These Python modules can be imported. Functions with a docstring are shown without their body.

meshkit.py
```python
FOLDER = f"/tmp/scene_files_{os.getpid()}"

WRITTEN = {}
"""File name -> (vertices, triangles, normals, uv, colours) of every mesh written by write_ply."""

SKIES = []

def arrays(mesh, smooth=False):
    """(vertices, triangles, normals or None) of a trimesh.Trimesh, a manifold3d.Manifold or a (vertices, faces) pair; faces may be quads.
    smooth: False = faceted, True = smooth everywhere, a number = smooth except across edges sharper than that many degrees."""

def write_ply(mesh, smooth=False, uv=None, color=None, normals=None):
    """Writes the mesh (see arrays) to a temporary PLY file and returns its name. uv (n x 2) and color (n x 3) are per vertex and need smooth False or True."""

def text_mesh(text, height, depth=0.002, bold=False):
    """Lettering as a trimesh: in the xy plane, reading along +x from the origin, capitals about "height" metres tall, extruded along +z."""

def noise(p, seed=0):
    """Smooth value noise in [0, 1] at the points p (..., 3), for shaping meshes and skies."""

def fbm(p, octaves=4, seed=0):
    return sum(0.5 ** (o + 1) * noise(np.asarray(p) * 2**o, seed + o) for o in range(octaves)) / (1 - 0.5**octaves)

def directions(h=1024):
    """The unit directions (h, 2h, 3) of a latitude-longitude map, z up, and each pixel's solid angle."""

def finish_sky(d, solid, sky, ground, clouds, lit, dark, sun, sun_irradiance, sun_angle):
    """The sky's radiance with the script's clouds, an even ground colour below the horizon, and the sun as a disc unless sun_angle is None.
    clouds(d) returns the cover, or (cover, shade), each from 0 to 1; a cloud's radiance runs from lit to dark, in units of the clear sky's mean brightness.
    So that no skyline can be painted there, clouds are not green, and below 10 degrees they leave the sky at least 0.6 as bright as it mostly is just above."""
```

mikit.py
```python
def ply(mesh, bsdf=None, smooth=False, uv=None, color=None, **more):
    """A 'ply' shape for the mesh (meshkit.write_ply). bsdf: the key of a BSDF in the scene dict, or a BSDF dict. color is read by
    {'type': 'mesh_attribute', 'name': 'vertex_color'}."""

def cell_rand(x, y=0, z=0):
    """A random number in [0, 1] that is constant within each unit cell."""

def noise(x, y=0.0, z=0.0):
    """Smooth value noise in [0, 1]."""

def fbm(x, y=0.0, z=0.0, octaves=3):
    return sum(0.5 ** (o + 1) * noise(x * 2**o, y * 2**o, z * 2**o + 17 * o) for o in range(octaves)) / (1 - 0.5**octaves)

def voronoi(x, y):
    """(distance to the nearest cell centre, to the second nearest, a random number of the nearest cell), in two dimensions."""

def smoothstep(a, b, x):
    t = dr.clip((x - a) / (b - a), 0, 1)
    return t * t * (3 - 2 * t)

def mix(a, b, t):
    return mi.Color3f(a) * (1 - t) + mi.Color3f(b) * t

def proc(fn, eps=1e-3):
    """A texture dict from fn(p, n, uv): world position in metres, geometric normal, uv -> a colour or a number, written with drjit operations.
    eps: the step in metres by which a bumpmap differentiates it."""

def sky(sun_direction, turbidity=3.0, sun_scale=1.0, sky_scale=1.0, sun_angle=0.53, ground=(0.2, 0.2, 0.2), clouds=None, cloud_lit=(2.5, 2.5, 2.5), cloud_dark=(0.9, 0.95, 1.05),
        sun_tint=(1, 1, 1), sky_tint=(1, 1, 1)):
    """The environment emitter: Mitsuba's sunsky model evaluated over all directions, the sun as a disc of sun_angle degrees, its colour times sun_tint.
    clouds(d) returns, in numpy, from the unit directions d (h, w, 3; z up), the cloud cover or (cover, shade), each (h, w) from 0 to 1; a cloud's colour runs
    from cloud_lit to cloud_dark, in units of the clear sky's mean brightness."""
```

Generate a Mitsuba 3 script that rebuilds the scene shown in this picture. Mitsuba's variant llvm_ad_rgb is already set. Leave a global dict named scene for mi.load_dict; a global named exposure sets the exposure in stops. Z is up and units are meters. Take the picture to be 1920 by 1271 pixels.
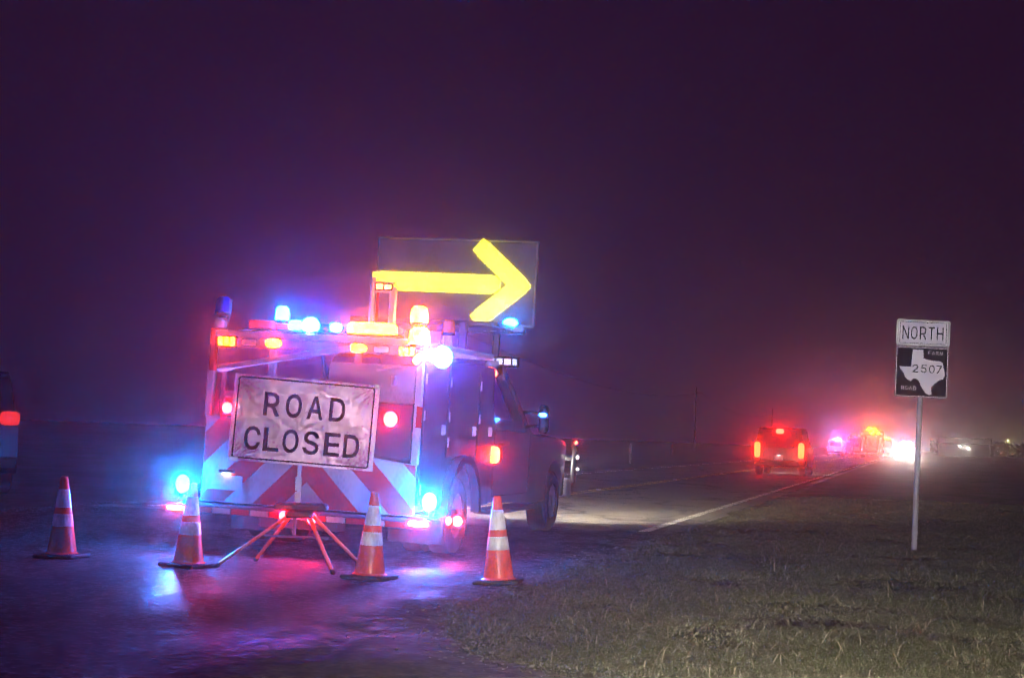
import math
import numpy as np
import trimesh
import manifold3d as m3
import shapely.geometry as sg
from shapely.ops import unary_union
import drjit as dr
import mitsuba as mi
import mikit
import meshkit

T = mi.ScalarTransform4f
scene, labels = {}, {}

# ------------------------------------------------------------------ camera, sky, exposure
EYE = np.array([0.0, 0.0, 1.22])
PITCH, ROLL = math.radians(3.47), math.radians(2.0)
fwd = np.array([0, math.cos(PITCH), math.sin(PITCH)])
rt0 = np.array([1.0, 0, 0])
up0 = np.cross(rt0, fwd)
up_v = -rt0 * math.sin(ROLL) + up0 * math.cos(ROLL)
scene['camera'] = {
    'type': 'perspective', 'fov': 2 * math.degrees(math.atan(960 / 2950.0)), 'fov_axis': 'x',
    'near_clip': 0.05, 'far_clip': 5000.0,
    'to_world': T().look_at(origin=EYE.tolist(), target=(EYE + fwd).tolist(), up=up_v.tolist()),
    'medium': {'type': 'ref', 'id': 'haze_air'},
}
exposure = 11.0                               # a night exposure: every lamp below is dim beside daylight
DIM = 2.0 ** -exposure
NIGHT = 0.15 * DIM
sky = mikit.sky([0.3, -0.6, 0.25], turbidity=3, sun_scale=0.0, sky_scale=NIGHT, ground=(0.03, 0.03, 0.03), clouds=lambda d: 1.0, cloud_lit=(1.5, 0.40, 1.65))
sky['sampling_weight'] = 2.0
scene['sky'] = sky
SIGMA = 0.010  # haze added to imitate the lens glow of the lamps
scene['haze_air'] = {'type': 'homogeneous', 'albedo': {'type': 'rgb', 'value': [0.95, 0.95, 0.95]}, 'sigma_t': SIGMA,
                     'phase': {'type': 'blendphase', 'weight': 0.33,
                               'tight_glow': {'type': 'blendphase', 'weight': 0.26, 'a': {'type': 'hg', 'g': 0.99}, 'b': {'type': 'hg', 'g': 0.93}},
                               'wide': {'type': 'hg', 'g': 0.55}}}


rng = np.random.default_rng(7)


# ------------------------------------------------------------------ helpers
def rgb(*c):
    return {'type': 'rgb', 'value': [float(x) for x in c]}


def mat(key, base, rough=0.5, metal=0.0, **more):
    scene[key] = {'type': 'twosided', 'bsdf': {'type': 'principled', 'base_color': base if isinstance(base, dict) else rgb(*base),
                                                'roughness': rough, 'metallic': metal, **more}}
    return key


def bx(sx, sy, sz, c=(0, 0, 0), ch=0.008):
    """a box with chamfered edges, centred at c"""
    h = np.array([sx, sy, sz]) / 2
    ch = min(ch, h.min() * 0.6)
    pts = []
    for s in np.ndindex(2, 2, 2):
        sgn = np.array(s) * 2 - 1
        for k in range(3):
            q = h - ch
            q[k] = h[k]
            pts.append(sgn * q)
    m = trimesh.convex.convex_hull(np.array(pts))
    m.apply_translation(c)
    return m


def span(x0, x1, y0, y1, z0, z1, ch=0.008):
    return bx(x1 - x0, y1 - y0, z1 - z0, ((x0 + x1) / 2, (y0 + y1) / 2, (z0 + z1) / 2), ch)


def tube(a, b, r, n=10):
    return trimesh.creation.cylinder(radius=r, segment=[a, b], sections=n)


def bar(a, b, w, h, ch=0.006):
    """a square bar from a to b"""
    a, b = np.array(a, float), np.array(b, float)
    L = np.linalg.norm(b - a)
    m = bx(w, L, h, (0, 0, 0), ch)
    y = (b - a) / L
    x = np.cross(y, [0, 0, 1.0])
    if np.linalg.norm(x) < 1e-3:
        x = np.array([1.0, 0, 0])
    x /= np.linalg.norm(x)
    M = np.eye(4)
    M[:3, 0], M[:3, 1], M[:3, 2], M[:3, 3] = x, y, np.cross(x, y), (a + b) / 2
    m.apply_transform(M)
    return m


def join(*ms):
    return trimesh.util.concatenate(list(ms))


def lathe(profile, n=28):
    return trimesh.creation.revolve(np.array(profile, float), sections=n)


def turn(m, deg, axis=(0, 0, 1), at=(0, 0, 0)):
    m = m.copy()
    m.apply_transform(trimesh.transformations.rotation_matrix(math.radians(deg), axis, at))
    return m


def move(m, *d):
    m = m.copy()
    m.apply_translation(d)
    return m


def man(m):
    return m3.Manifold(m3.Mesh(np.asarray(m.vertices, np.float32), np.asarray(m.faces, np.uint32)))


def tri(mf):
    m = mf.to_mesh()
    return trimesh.Trimesh(m.vert_properties[:, :3], m.tri_verts, process=False)


def prism(poly, x0, x1):
    """a side profile [(y, z) ...] extruded from x0 to x1"""
    m = trimesh.creation.extrude_polygon(sg.Polygon(poly), x1 - x0, engine='earcut')
    v = m.vertices
    return trimesh.Trimesh(np.stack([v[:, 2] + x0, v[:, 0], v[:, 1]], 1), m.faces, process=False)


def cap(w, h, bulge=0.02, n=20, rings=4, square=2.0):
    """the bulging front of a lamp, facing -y, centred at the origin"""
    a = np.arange(n) * 2 * np.pi / n
    c, s = np.cos(a), np.sin(a)
    e = 2.0 / square
    cx, cz = np.sign(c) * np.abs(c) ** e, np.sign(s) * np.abs(s) ** e
    v, f = [[0, -bulge, 0]], []
    for k in range(1, rings + 1):
        t = k / rings
        for i in range(n):
            v.append([w / 2 * t * cx[i], -bulge * (1 - t * t), h / 2 * t * cz[i]])
    for i in range(n):
        f.append([0, 1 + i, 1 + (i + 1) % n])
    for k in range(rings - 1):
        for i in range(n):
            p, q = 1 + k * n + i, 1 + k * n + (i + 1) % n
            f += [[p, p + n, q + n], [p, q + n, q]]
    m = trimesh.Trimesh(v, f, process=False)
    if m.face_normals[:, 1].mean() > 0:
        m.invert()
    return m


def rim(w, h, depth, grow=0.012, n=20, square=2.0):
    """the body behind a lamp front: front face at y = 0, extends to +y"""
    a = np.arange(n) * 2 * np.pi / n
    c, s = np.cos(a), np.sin(a)
    e = 2.0 / square
    ring = np.stack([np.sign(c) * np.abs(c) ** e, np.zeros(n), np.sign(s) * np.abs(s) ** e], 1)
    pts = [ring * [w / 2 + grow, 0, h / 2 + grow] + [0, 0.006, 0], ring * [w / 2 + grow, 0, h / 2 + grow] + [0, depth, 0], ring * [w / 2, 0, h / 2] + [0, -0.001, 0]]
    return trimesh.convex.convex_hull(np.vstack(pts))


used = {}


def numbered(key):
    n = used.get(key, -1) + 1
    used[key] = n
    return key if n == 0 else f'{key}_{n:03d}'


def frame(x, y, yaw, z=0.0, roll=0.0):
    """x right, y forward, z up of a thing that heads yaw degrees clockwise from +y and leans roll degrees to its right"""
    a, q = math.radians(yaw), math.radians(roll)
    f = np.array([math.sin(a), math.cos(a), 0])
    r = np.array([math.cos(a), -math.sin(a), 0])
    u = np.array([0, 0, 1.0])
    M = np.eye(4)
    M[:3, 0] = r * math.cos(q) - u * math.sin(q)
    M[:3, 1] = f
    M[:3, 2] = u * math.cos(q) + r * math.sin(q)
    M[:3, 3] = (x, y, z)
    return M


BOOST = {'b': 1.75, 'r': 1.45, 'a': 0.75}


def put(name, mesh, bsdf, parent=None, M=None, smooth=30, label=None, light=None, **more):
    """one entry of the scene; light = (colour, intensity in W/sr along its facing) makes it a lamp"""
    key = numbered(f'{parent}__{name}' if parent else name)
    m = mesh.copy()
    if M is not None:
        m.apply_transform(M)
    e = mikit.ply(m, bsdf, smooth=smooth, **more)
    if light is not None:
        (col, core), inten = light
        hue = 'b' if col[2] > 0.9 else 'a' if col[1] > 0.15 else 'r'
        inten = inten * (BOOST[hue] if parent and parent.startswith('service_truck') and 'arrow_' not in name and 'segment' != name else 1.0)
        n = (m.face_normals * m.area_faces[:, None])
        face = max(np.linalg.norm(n.sum(0)), 0.3 * m.area)     # projected area
        L = np.maximum(np.array(col, float) * inten / face, core) * DIM
        e['emitter'] = {'type': 'area', 'radiance': rgb(*L), 'sampling_weight': float(0.15 + inten ** 0.75)}
    scene[key] = e
    if label:
        labels[key] = {'label': label}
    return key


def thing(name, label, cat, group=None, kind=None):
    key = numbered(name)
    labels[key] = {'label': label}
    if cat:
        labels[key]['category'] = cat
    if group:
        labels[key]['group'] = group
    if kind:
        labels[key]['kind'] = kind
    return key


# a lamp's colour, and the least radiance of each channel at its lens (paints in its overexposed core)
BLUE = ((0.0, 0.045, 1.0), (1.2, 2.2, 2.2))
CYAN = ((0.0, 0.19, 1.0), (0.75, 1.8, 1.8))
RED = ((1.0, 0.003, 0.003), (2.0, 1.0, 0.03))
AMBER = ((1.0, 0.125, 0.0), (1.6, 1.6, 0.35))
ORANGE = ((1.0, 0.05, 0.0), (1.6, 1.2, 0.04))
DEEP = ((1.0, 0.015, 0.0), (1.5, 0.7, 0.04))
DULL = ((1.0, 0.035, 0.02), (0, 0, 0))
YELLOW = ((1.0, 0.86, 0.004), (0, 0, 0))
WHITE = ((1.0, 0.93, 0.8), (0, 0, 0))


def glow(*c):
    return (c, (0, 0, 0))




def lamp(name, parent, M, at, w, h, light=None, lens='clear_lens', face=0.0, bulge=0.02, depth=0.03, label=None, square=2.0, tilt=0.0, bezel='black_plastic'):
    """a lamp = bezel and lens; face: 0 looks back (-y), 90 looks to the right (+x), 180 looks ahead"""
    R = trimesh.transformations.rotation_matrix(math.radians(face), [0, 0, 1]) @ trimesh.transformations.rotation_matrix(math.radians(tilt), [0, 1, 0])
    R[:3, 3] = at
    root = numbered(f'{parent}__{name}')
    if label:
        labels[root] = {'label': label}
    put('bezel', rim(w, h, depth, square=square), bezel, root, M @ R)
    put('lens', move(cap(w, h, bulge, square=square), 0, -0.002, 0), lens, root, M @ R, smooth=True, light=light)
    return root


ROAD = 14.42                                  # the road heads this many degrees right of straight ahead
ra = math.radians(ROAD)
rs, rn = np.array([math.sin(ra), math.cos(ra)]), np.array([math.cos(ra), -math.sin(ra)])
# ------------------------------------------------------------------ materials
def speck(p, n, uv):
    a = 0.5 * mikit.noise(p.x * 60, p.y * 60, 0) + 0.5 * mikit.noise(p.x * 24, p.y * 20, 4)
    b = mikit.fbm(p.x * 0.6, p.y * 0.6, 0.0)
    c = mikit.fbm(p.x * 9, p.y * 9, 3.0)
    g = 0.012 + 0.16 * a * a * a + 0.03 * (b - 0.5) + 0.03 * (c - 0.5)
    s = p.x * rs[0] + p.y * rs[1]
    seal_lit = mikit.smoothstep(20.2, 20.7, s + 0.25 * (c - 0.5))            # chip seal beyond the joint, headlight brightness and warmth put into its colour
    g = g * (1 - seal_lit) + seal_lit * (0.165 + 0.13 * (a - 0.5) + 0.06 * (b - 0.5))
    n_ = p.x * rn[0] + p.y * rn[1]
    dry = mikit.smoothstep(-3.75, -2.9, n_ + 0.9 * (c - 0.5)) * (1 - seal_lit)      # dirt dragged onto the pavement along the verge
    g = g * (1 - dry) + dry * (0.05 + 0.16 * a * c)
    crack = 1 - mikit.smoothstep(0.0, 0.035, dr.abs(mikit.fbm(p.x * 0.45 + 3, p.y * 0.45, 5.0, 4) - 0.5))
    g = g * (1 - 0.55 * crack)
    return mi.Color3f(g * (1.05 + 0.1 * dry + 0.06 * seal_lit), g, g * (0.98 - 0.2 * dry - 0.10 * seal_lit))


def wet(p, n, uv):
    a = mikit.fbm(p.x * 0.9 + 7, p.y * 0.55, 1.0)
    b = mikit.noise(p.x * 25, p.y * 25, 0)
    s, n_ = p.x * rs[0] + p.y * rs[1], p.x * rn[0] + p.y * rn[1]
    dry = mikit.smoothstep(-3.75, -2.9, n_ + 0.9 * (mikit.fbm(p.x * 9, p.y * 9, 3.0) - 0.5))
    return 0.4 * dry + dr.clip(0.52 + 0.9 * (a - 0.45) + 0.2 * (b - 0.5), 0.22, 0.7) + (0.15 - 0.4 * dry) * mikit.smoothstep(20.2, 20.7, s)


def pebble(p, n, uv):
    return 0.004 * mikit.noise(p.x * 50, p.y * 50, 0) + 0.007 * mikit.noise(p.x * 21, p.y * 16, 9) + 0.004 * mikit.fbm(p.x * 4, p.y * 7, 2)


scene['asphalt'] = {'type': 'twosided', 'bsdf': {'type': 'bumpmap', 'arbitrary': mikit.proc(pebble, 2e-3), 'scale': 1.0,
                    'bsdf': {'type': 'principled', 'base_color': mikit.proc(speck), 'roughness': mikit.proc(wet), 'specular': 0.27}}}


def soil(p, n, uv):
    a = mikit.fbm(p.x * 1.3, p.y * 1.3, 0.0, 4)
    b = mikit.noise(p.x * 22, p.y * 22, 1)
    c = mikit.fbm(p.x * 0.05, p.y * 0.05, 4)
    t = mikit.smoothstep(0.35, 0.65, a)
    col = mikit.mix((0.085, 0.072, 0.055), (0.05, 0.058, 0.028), t)
    return col * (0.55 + 0.6 * b) * (0.7 + 0.6 * c)


def clod(p, n, uv):
    return 0.012 * mikit.noise(p.x * 14, p.y * 14, 0) + 0.008 * mikit.noise(p.x * 40, p.y * 40, 3)


scene['soil'] = {'type': 'twosided', 'bsdf': {'type': 'bumpmap', 'arbitrary': mikit.proc(clod, 3e-3), 'scale': 1.0,
                 'bsdf': {'type': 'principled', 'base_color': mikit.proc(soil), 'roughness': 0.95, 'specular': 0.2}}}
scene['grass_blade'] = {'type': 'twosided', 'bsdf': {'type': 'principled', 'base_color': {'type': 'mesh_attribute', 'name': 'vertex_color'}, 'roughness': 0.6, 'specular': 0.3}}


def worn_line(c):
    def fn(p, n, uv):
        a = mikit.noise(p.x * 45, p.y * 45, 0) * 0.6 + mikit.fbm(p.x * 4, p.y * 4, 2) * 0.6
        t = mikit.smoothstep(0.34, 0.52, a)
        return mikit.mix((0.06, 0.055, 0.05), c, t)
    return mikit.proc(fn)


mat('white_line', worn_line((0.85, 0.82, 0.72)), 0.5)
mat('yellow_line', worn_line((0.7, 0.5, 0.16)), 0.5)


def grimy(c, d, s=3.0, amt=0.5):
    """paint with dirt streaks and spatter"""
    def fn(p, n, uv):
        a = mikit.fbm(p.x * s, p.y * s, p.z * s * 0.5, 4)
        b = mikit.noise(p.x * 70, p.y * 70, p.z * 30)
        low = 1 - mikit.smoothstep(0.3, 1.1, p.z)
        t = dr.clip(mikit.smoothstep(0.45, 0.75, a + 0.18 * (b - 0.5) + 0.12 * low) * amt, 0, 1)
        return mikit.mix(c, d, t)
    return mikit.proc(fn)


mat('white_paint', grimy((0.58, 0.55, 0.56), (0.26, 0.22, 0.21)), 0.32, clearcoat=0.4, clearcoat_gloss=0.8)
mat('grey_paint', grimy((0.33, 0.33, 0.34), (0.14, 0.12, 0.11)), 0.35, clearcoat=0.3, clearcoat_gloss=0.8)
mat('red_sheeting', grimy((0.60, 0.035, 0.03), (0.25, 0.04, 0.03)), 0.35)
mat('white_sheeting', grimy((0.52, 0.46, 0.49), (0.27, 0.22, 0.22)), 0.35)
mat('shaded_paint', grimy((0.045, 0.045, 0.05), (0.07, 0.06, 0.055)), 0.3, clearcoat=0.3, clearcoat_gloss=0.8)  # paint darkened to stand for the unlit side of the truck
mat('cab_paint', grimy((0.06, 0.06, 0.063), (0.08, 0.07, 0.06)), 0.3, clearcoat=0.5, clearcoat_gloss=0.85)
mat('black_plastic', (0.02, 0.02, 0.021), 0.45)
mat('rubber', grimy((0.018, 0.018, 0.018), (0.05, 0.045, 0.04), 6), 0.75)
mat('steel', grimy((0.50, 0.50, 0.52), (0.25, 0.22, 0.2), 5), 0.38, 0.85)
mat('galvanised', grimy((0.42, 0.40, 0.42), (0.25, 0.22, 0.22), 6), 0.6, 0.2)
mat('dark_steel', grimy((0.09, 0.09, 0.095), (0.13, 0.09, 0.07), 5), 0.5, 0.4)
mat('board_black', grimy((0.15, 0.14, 0.16), (0.12, 0.11, 0.1), 4), 0.45)
mat('orange_vinyl', grimy((0.80, 0.085, 0.018), (0.35, 0.06, 0.03), 8, 0.5), 0.33, specular=0.6)
mat('band_sheeting', grimy((0.78, 0.77, 0.76), (0.35, 0.32, 0.3), 9, 0.6), 0.22, specular=0.7)
mat('orange_leg', (0.62, 0.13, 0.03), 0.4)
mat('sign_white', (0.82, 0.77, 0.81), 0.30, specular=0.6)  # white with a faint pink cast of the coloured lights mixed in
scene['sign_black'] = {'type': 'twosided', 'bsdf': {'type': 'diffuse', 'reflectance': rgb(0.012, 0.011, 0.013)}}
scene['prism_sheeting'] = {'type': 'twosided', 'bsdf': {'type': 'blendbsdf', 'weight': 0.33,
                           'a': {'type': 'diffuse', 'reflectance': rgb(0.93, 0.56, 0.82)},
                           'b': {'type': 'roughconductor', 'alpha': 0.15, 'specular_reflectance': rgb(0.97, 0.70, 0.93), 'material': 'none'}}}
mat('clear_lens', (0.75, 0.72, 0.72), 0.15, specular=0.7)
mat('blue_lens', (0.02, 0.06, 0.5), 0.15, specular=0.7)
mat('amber_lens', (0.55, 0.16, 0.02), 0.15, specular=0.7)
mat('red_lens', (0.5, 0.02, 0.015), 0.15, specular=0.7)
mat('lit_lens', (0.3, 0.3, 0.3), 0.3)
mat('dark_paint', (0.010, 0.010, 0.012), 0.25, clearcoat=0.8, clearcoat_gloss=0.9)
mat('red_paint', (0.35, 0.02, 0.018), 0.25, clearcoat=0.8, clearcoat_gloss=0.9)
mat('silver_paint', (0.35, 0.36, 0.38), 0.3, 0.5, clearcoat=0.8, clearcoat_gloss=0.9)
mat('dark_glass', (0.01, 0.011, 0.013), 0.05, specular=0.6)
mat('upholstery', (0.05, 0.05, 0.055), 0.8)
mat('wood', (0.30, 0.27, 0.25), 0.85)
mat('wire', (0.45, 0.45, 0.46), 0.35, 0.5)
mat('leaf_dark', (0.045, 0.06, 0.025), 0.7)
mat('wall_pale', (0.4, 0.38, 0.34), 0.8)
mat('roof_dark', (0.08, 0.075, 0.075), 0.7)
scene['glass'] = {'type': 'thindielectric', 'int_ior': 1.5}

# ------------------------------------------------------------------ the ground and the road
def at_road(s, n, z=0.0):
    return np.array([*(rs * s + rn * n), z])


EDGE, CENTRE, LEFT_EDGE = -3.44, -7.1, -10.75


def pavement_shape():
    def line(pts):
        return [tuple(rs * s + rn * n) for s, n in pts]
    main = sg.Polygon(line([(-60, -11.5), (700, -11.5), (700, -3.02), (-60, -3.02)]))
    side = sg.Polygon(line([(7.3, -12), (7.3, 60), (-3.5, 60), (-3.5, -12)]))
    west = sg.Polygon(line([(13.9, -8), (13.0, -50), (-3.5, -50), (-3.5, -8)]))
    u = unary_union([main, side, west])
    return u.buffer(4.5, 24).buffer(-9.0, 24).buffer(4.5, 24) if False else u.buffer(3.2, 16).buffer(-3.2, 16)


pave = pavement_shape()
_ring = np.array(pave.segmentize(0.25).exterior.coords)
_near = np.hypot(_ring[:, 0], _ring[:, 1]) < 60
_w = meshkit.fbm(np.stack([_ring[:, 0] * 1.8, _ring[:, 1] * 1.8, _ring[:, 0] * 0], -1), 4, 6)[:, None] - 0.5
_out = np.stack([np.full(len(_ring), rn[0]), np.full(len(_ring), rn[1])], 1)
_ring[_near] += (_out * _w * 0.35)[_near]
pave = sg.Polygon(_ring).buffer(0).simplify(0.01)
from shapely import contains_xy, prepare
from scipy.spatial import cKDTree
prepare(pave)
_edge = cKDTree(np.array(pave.segmentize(0.06).exterior.coords))


def off_road(x, y):
    """metres from the pavement's edge, negative on the pavement"""
    d = _edge.query(np.stack([x, y], -1).reshape(-1, 2), workers=1)[0].reshape(np.shape(x))
    return np.where(contains_xy(pave, x, y), -d, d)


def ground_z(x, y):
    """height of the earth beside the pavement"""
    x, y = np.asarray(x, float), np.asarray(y, float)
    d = np.maximum(off_road(x, y), 0)
    near = np.clip(d / 1.2, 0, 1)
    p = np.stack([x * 0.35, y * 0.35, np.zeros_like(x)], -1)
    z = -0.006 + near * (0.010 + 0.10 * (meshkit.fbm(p, 3, 5) - 0.5))
    return np.where(d > 400, -0.05, z)


gs = np.sinh(np.linspace(-6.1, 6.1, 250)) * 4.0
gx, gy = np.meshgrid(gs, gs + 14.0, indexing='ij')
gv = np.stack([gx, gy, ground_z(gx, gy)], -1).reshape(-1, 3)
gi = np.arange(250 * 250).reshape(250, 250)
gq = np.stack([gi[:-1, :-1], gi[1:, :-1], gi[1:, 1:], gi[:-1, 1:]], -1).reshape(-1, 4)
put('ground', trimesh.Trimesh(gv, np.vstack([gq[:, [0, 1, 2]], gq[:, [0, 2, 3]]]), process=False), 'soil', smooth=True)
labels['ground'] = {'label': 'dark grassy verge and open fields on both sides of the road', 'kind': 'structure'}
road = trimesh.creation.extrude_polygon(pave, 0.25, engine='earcut')
road.apply_translation([0, 0, -0.25])
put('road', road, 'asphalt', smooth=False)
labels['road'] = {'label': 'damp dark asphalt road running past the parked truck into the distance', 'kind': 'structure'}


def strip(s0, s1, n, w, z=0.004):
    k = max(2, int((s1 - s0) / 2))
    v, f = [], []
    for i in range(k + 1):
        s = s0 + (s1 - s0) * i / k
        v += [at_road(s, n - w / 2, z), at_road(s, n + w / 2, z)]
    for i in range(k):
        a = 2 * i
        f += [[a, a + 1, a + 3], [a, a + 3, a + 2]]
    return trimesh.Trimesh(v, f, process=False)


put('edge_line', strip(20.7, 500, EDGE, 0.14), 'white_line', 'road', smooth=False)
put('centre_line', join(strip(20.5, 500, CENTRE - 0.1, 0.11), strip(20.5, 500, CENTRE + 0.1, 0.11)), 'yellow_line', 'road', smooth=False)
put('edge_line', strip(21, 500, LEFT_EDGE, 0.12), 'white_line', 'road', smooth=False)
for s in np.arange(24.0, 100, 12.2):          # raised pavement markers
    put('marker', move(turn(bx(0.1, 0.1, 0.02, (0, 0, 0.014), 0.008), -ROAD), *at_road(s, CENTRE)), 'sign_white', 'road')

# ------------------------------------------------------------------ the service truck
TM = frame(-1.93, 15.1, 15.0, 0.0, 1.5)
tk = thing('service_truck', 'white emergency truck with a lit yellow arrow board and red and white rear chevrons', 'truck')


def P(name, mesh, bsdf, parent=None, **k):
    return put(name, mesh, bsdf, parent or tk, TM, **k)


# frame and running gear
P('chassis', join(span(-0.45, -0.35, 0.1, 6.6, 0.5, 0.66), span(0.35, 0.45, 0.1, 6.6, 0.5, 0.66), *[span(-0.36, 0.36, y, y + 0.1, 0.52, 0.64) for y in (0.3, 1.9, 3.4, 5.0)],
                 tube((-0.9, 1.4, 0.41), (0.9, 1.4, 0.41), 0.09), tube((-0.8, 5.95, 0.41), (0.8, 5.95, 0.41), 0.06), span(-0.2, 0.2, 1.2, 1.6, 0.26, 0.56, 0.1)), 'dark_steel')


def wheel(x, y, width, parent, M, r=0.4, rimm='steel'):
    root = numbered(f'{parent}__wheel')
    w = width / 2
    prof = [(r * 0.58, -w), (r * 0.86, -w), (r * 0.97, -w * 0.8), (r, -w * 0.45), (r, w * 0.45), (r * 0.97, w * 0.8), (r * 0.86, w), (r * 0.58, w), (r * 0.58, -w)]
    t = turn(lathe(prof, 36), 90, (0, 1, 0))
    put('tyre', move(t, x, y, r), 'rubber', root, M)
    hub = lathe([(0, -w * 0.7), (r * 0.6, -w * 0.7), (r * 0.6, w * 0.85), (r * 0.5, w * 0.85), (r * 0.42, w * 0.3), (r * 0.2, w * 0.35), (r * 0.18, w * 0.9), (0, w * 0.9)], 28)
    hub = turn(hub, 90 if x > 0 else -90, (0, 1, 0))
    put('rim', move(hub, x, y, r), rimm, root, M)


for sx in (-1, 1):
    wheel(sx * 0.98, 1.4, 0.24, tk, TM, rimm='dark_steel')
    wheel(sx * 0.70, 1.4, 0.24, tk, TM)
    wheel(sx * 0.88, 5.95, 0.27, tk, TM, rimm='dark_steel')
    P('mud_flap', span(sx * 0.85 - 0.28, sx * 0.85 + 0.28, 0.80, 0.815, 0.14, 0.52, 0.003), 'rubber')

# body: side cabinets, tailgate, floor, front wall
arch = trimesh.creation.cylinder(radius=0.5, height=3, sections=40)
arch = turn(arch, 90, (0, 1, 0))
cabR = man(span(0.64, 1.08, 0.03, 2.6, 0.48, 1.97, 0.012)) - man(move(arch, 0, 1.4, 0.42))
cabL = man(span(-1.08, -0.64, 0.03, 2.6, 0.48, 1.30, 0.012)) - man(move(arch, 0, 1.4, 0.42))
P('cabinet', tri(cabR), 'shaded_paint', label='tall side cabinet facing the open road, its shade put into dark paint')
P('cabinet', tri(cabL), 'white_paint')
cabk = f'{tk}__cabinet'
for k, (y0, y1, z0) in enumerate(((0.10, 0.84, 0.55), (0.90, 1.92, 1.0), (1.98, 2.54, 0.55))):
    d = P('door', span(1.081, 1.096, y0, y1, z0, 1.90, 0.006), 'shaded_paint', cabk)
    P('handle', join(span(1.096, 1.11, y1 - 0.16, y1 - 0.06, 1.22, 1.32, 0.006), tube((1.118, y1 - 0.11, 1.23), (1.118, y1 - 0.11, 1.31), 0.009)), 'steel', cabk)
    for z in (z0 + 0.1, 1.35, 1.7):
        P('hinge', tube((1.1, y0 + 0.02, z), (1.1, y0 + 0.02, z + 0.1), 0.011), 'steel', cabk)
P('cargo_floor', span(-0.64, 0.64, 0.03, 2.6, 0.62, 0.68), 'dark_steel')
P('headboard', span(-1.06, 0.66, 2.55, 2.6, 0.68, 1.75, 0.006), 'white_paint')
P('tailgate', join(span(-0.635, 0.635, 0.035, 0.085, 0.70, 1.50, 0.01), span(-0.55, 0.55, 0.022, 0.04, 1.0, 1.42, 0.006)), 'white_paint')
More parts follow.
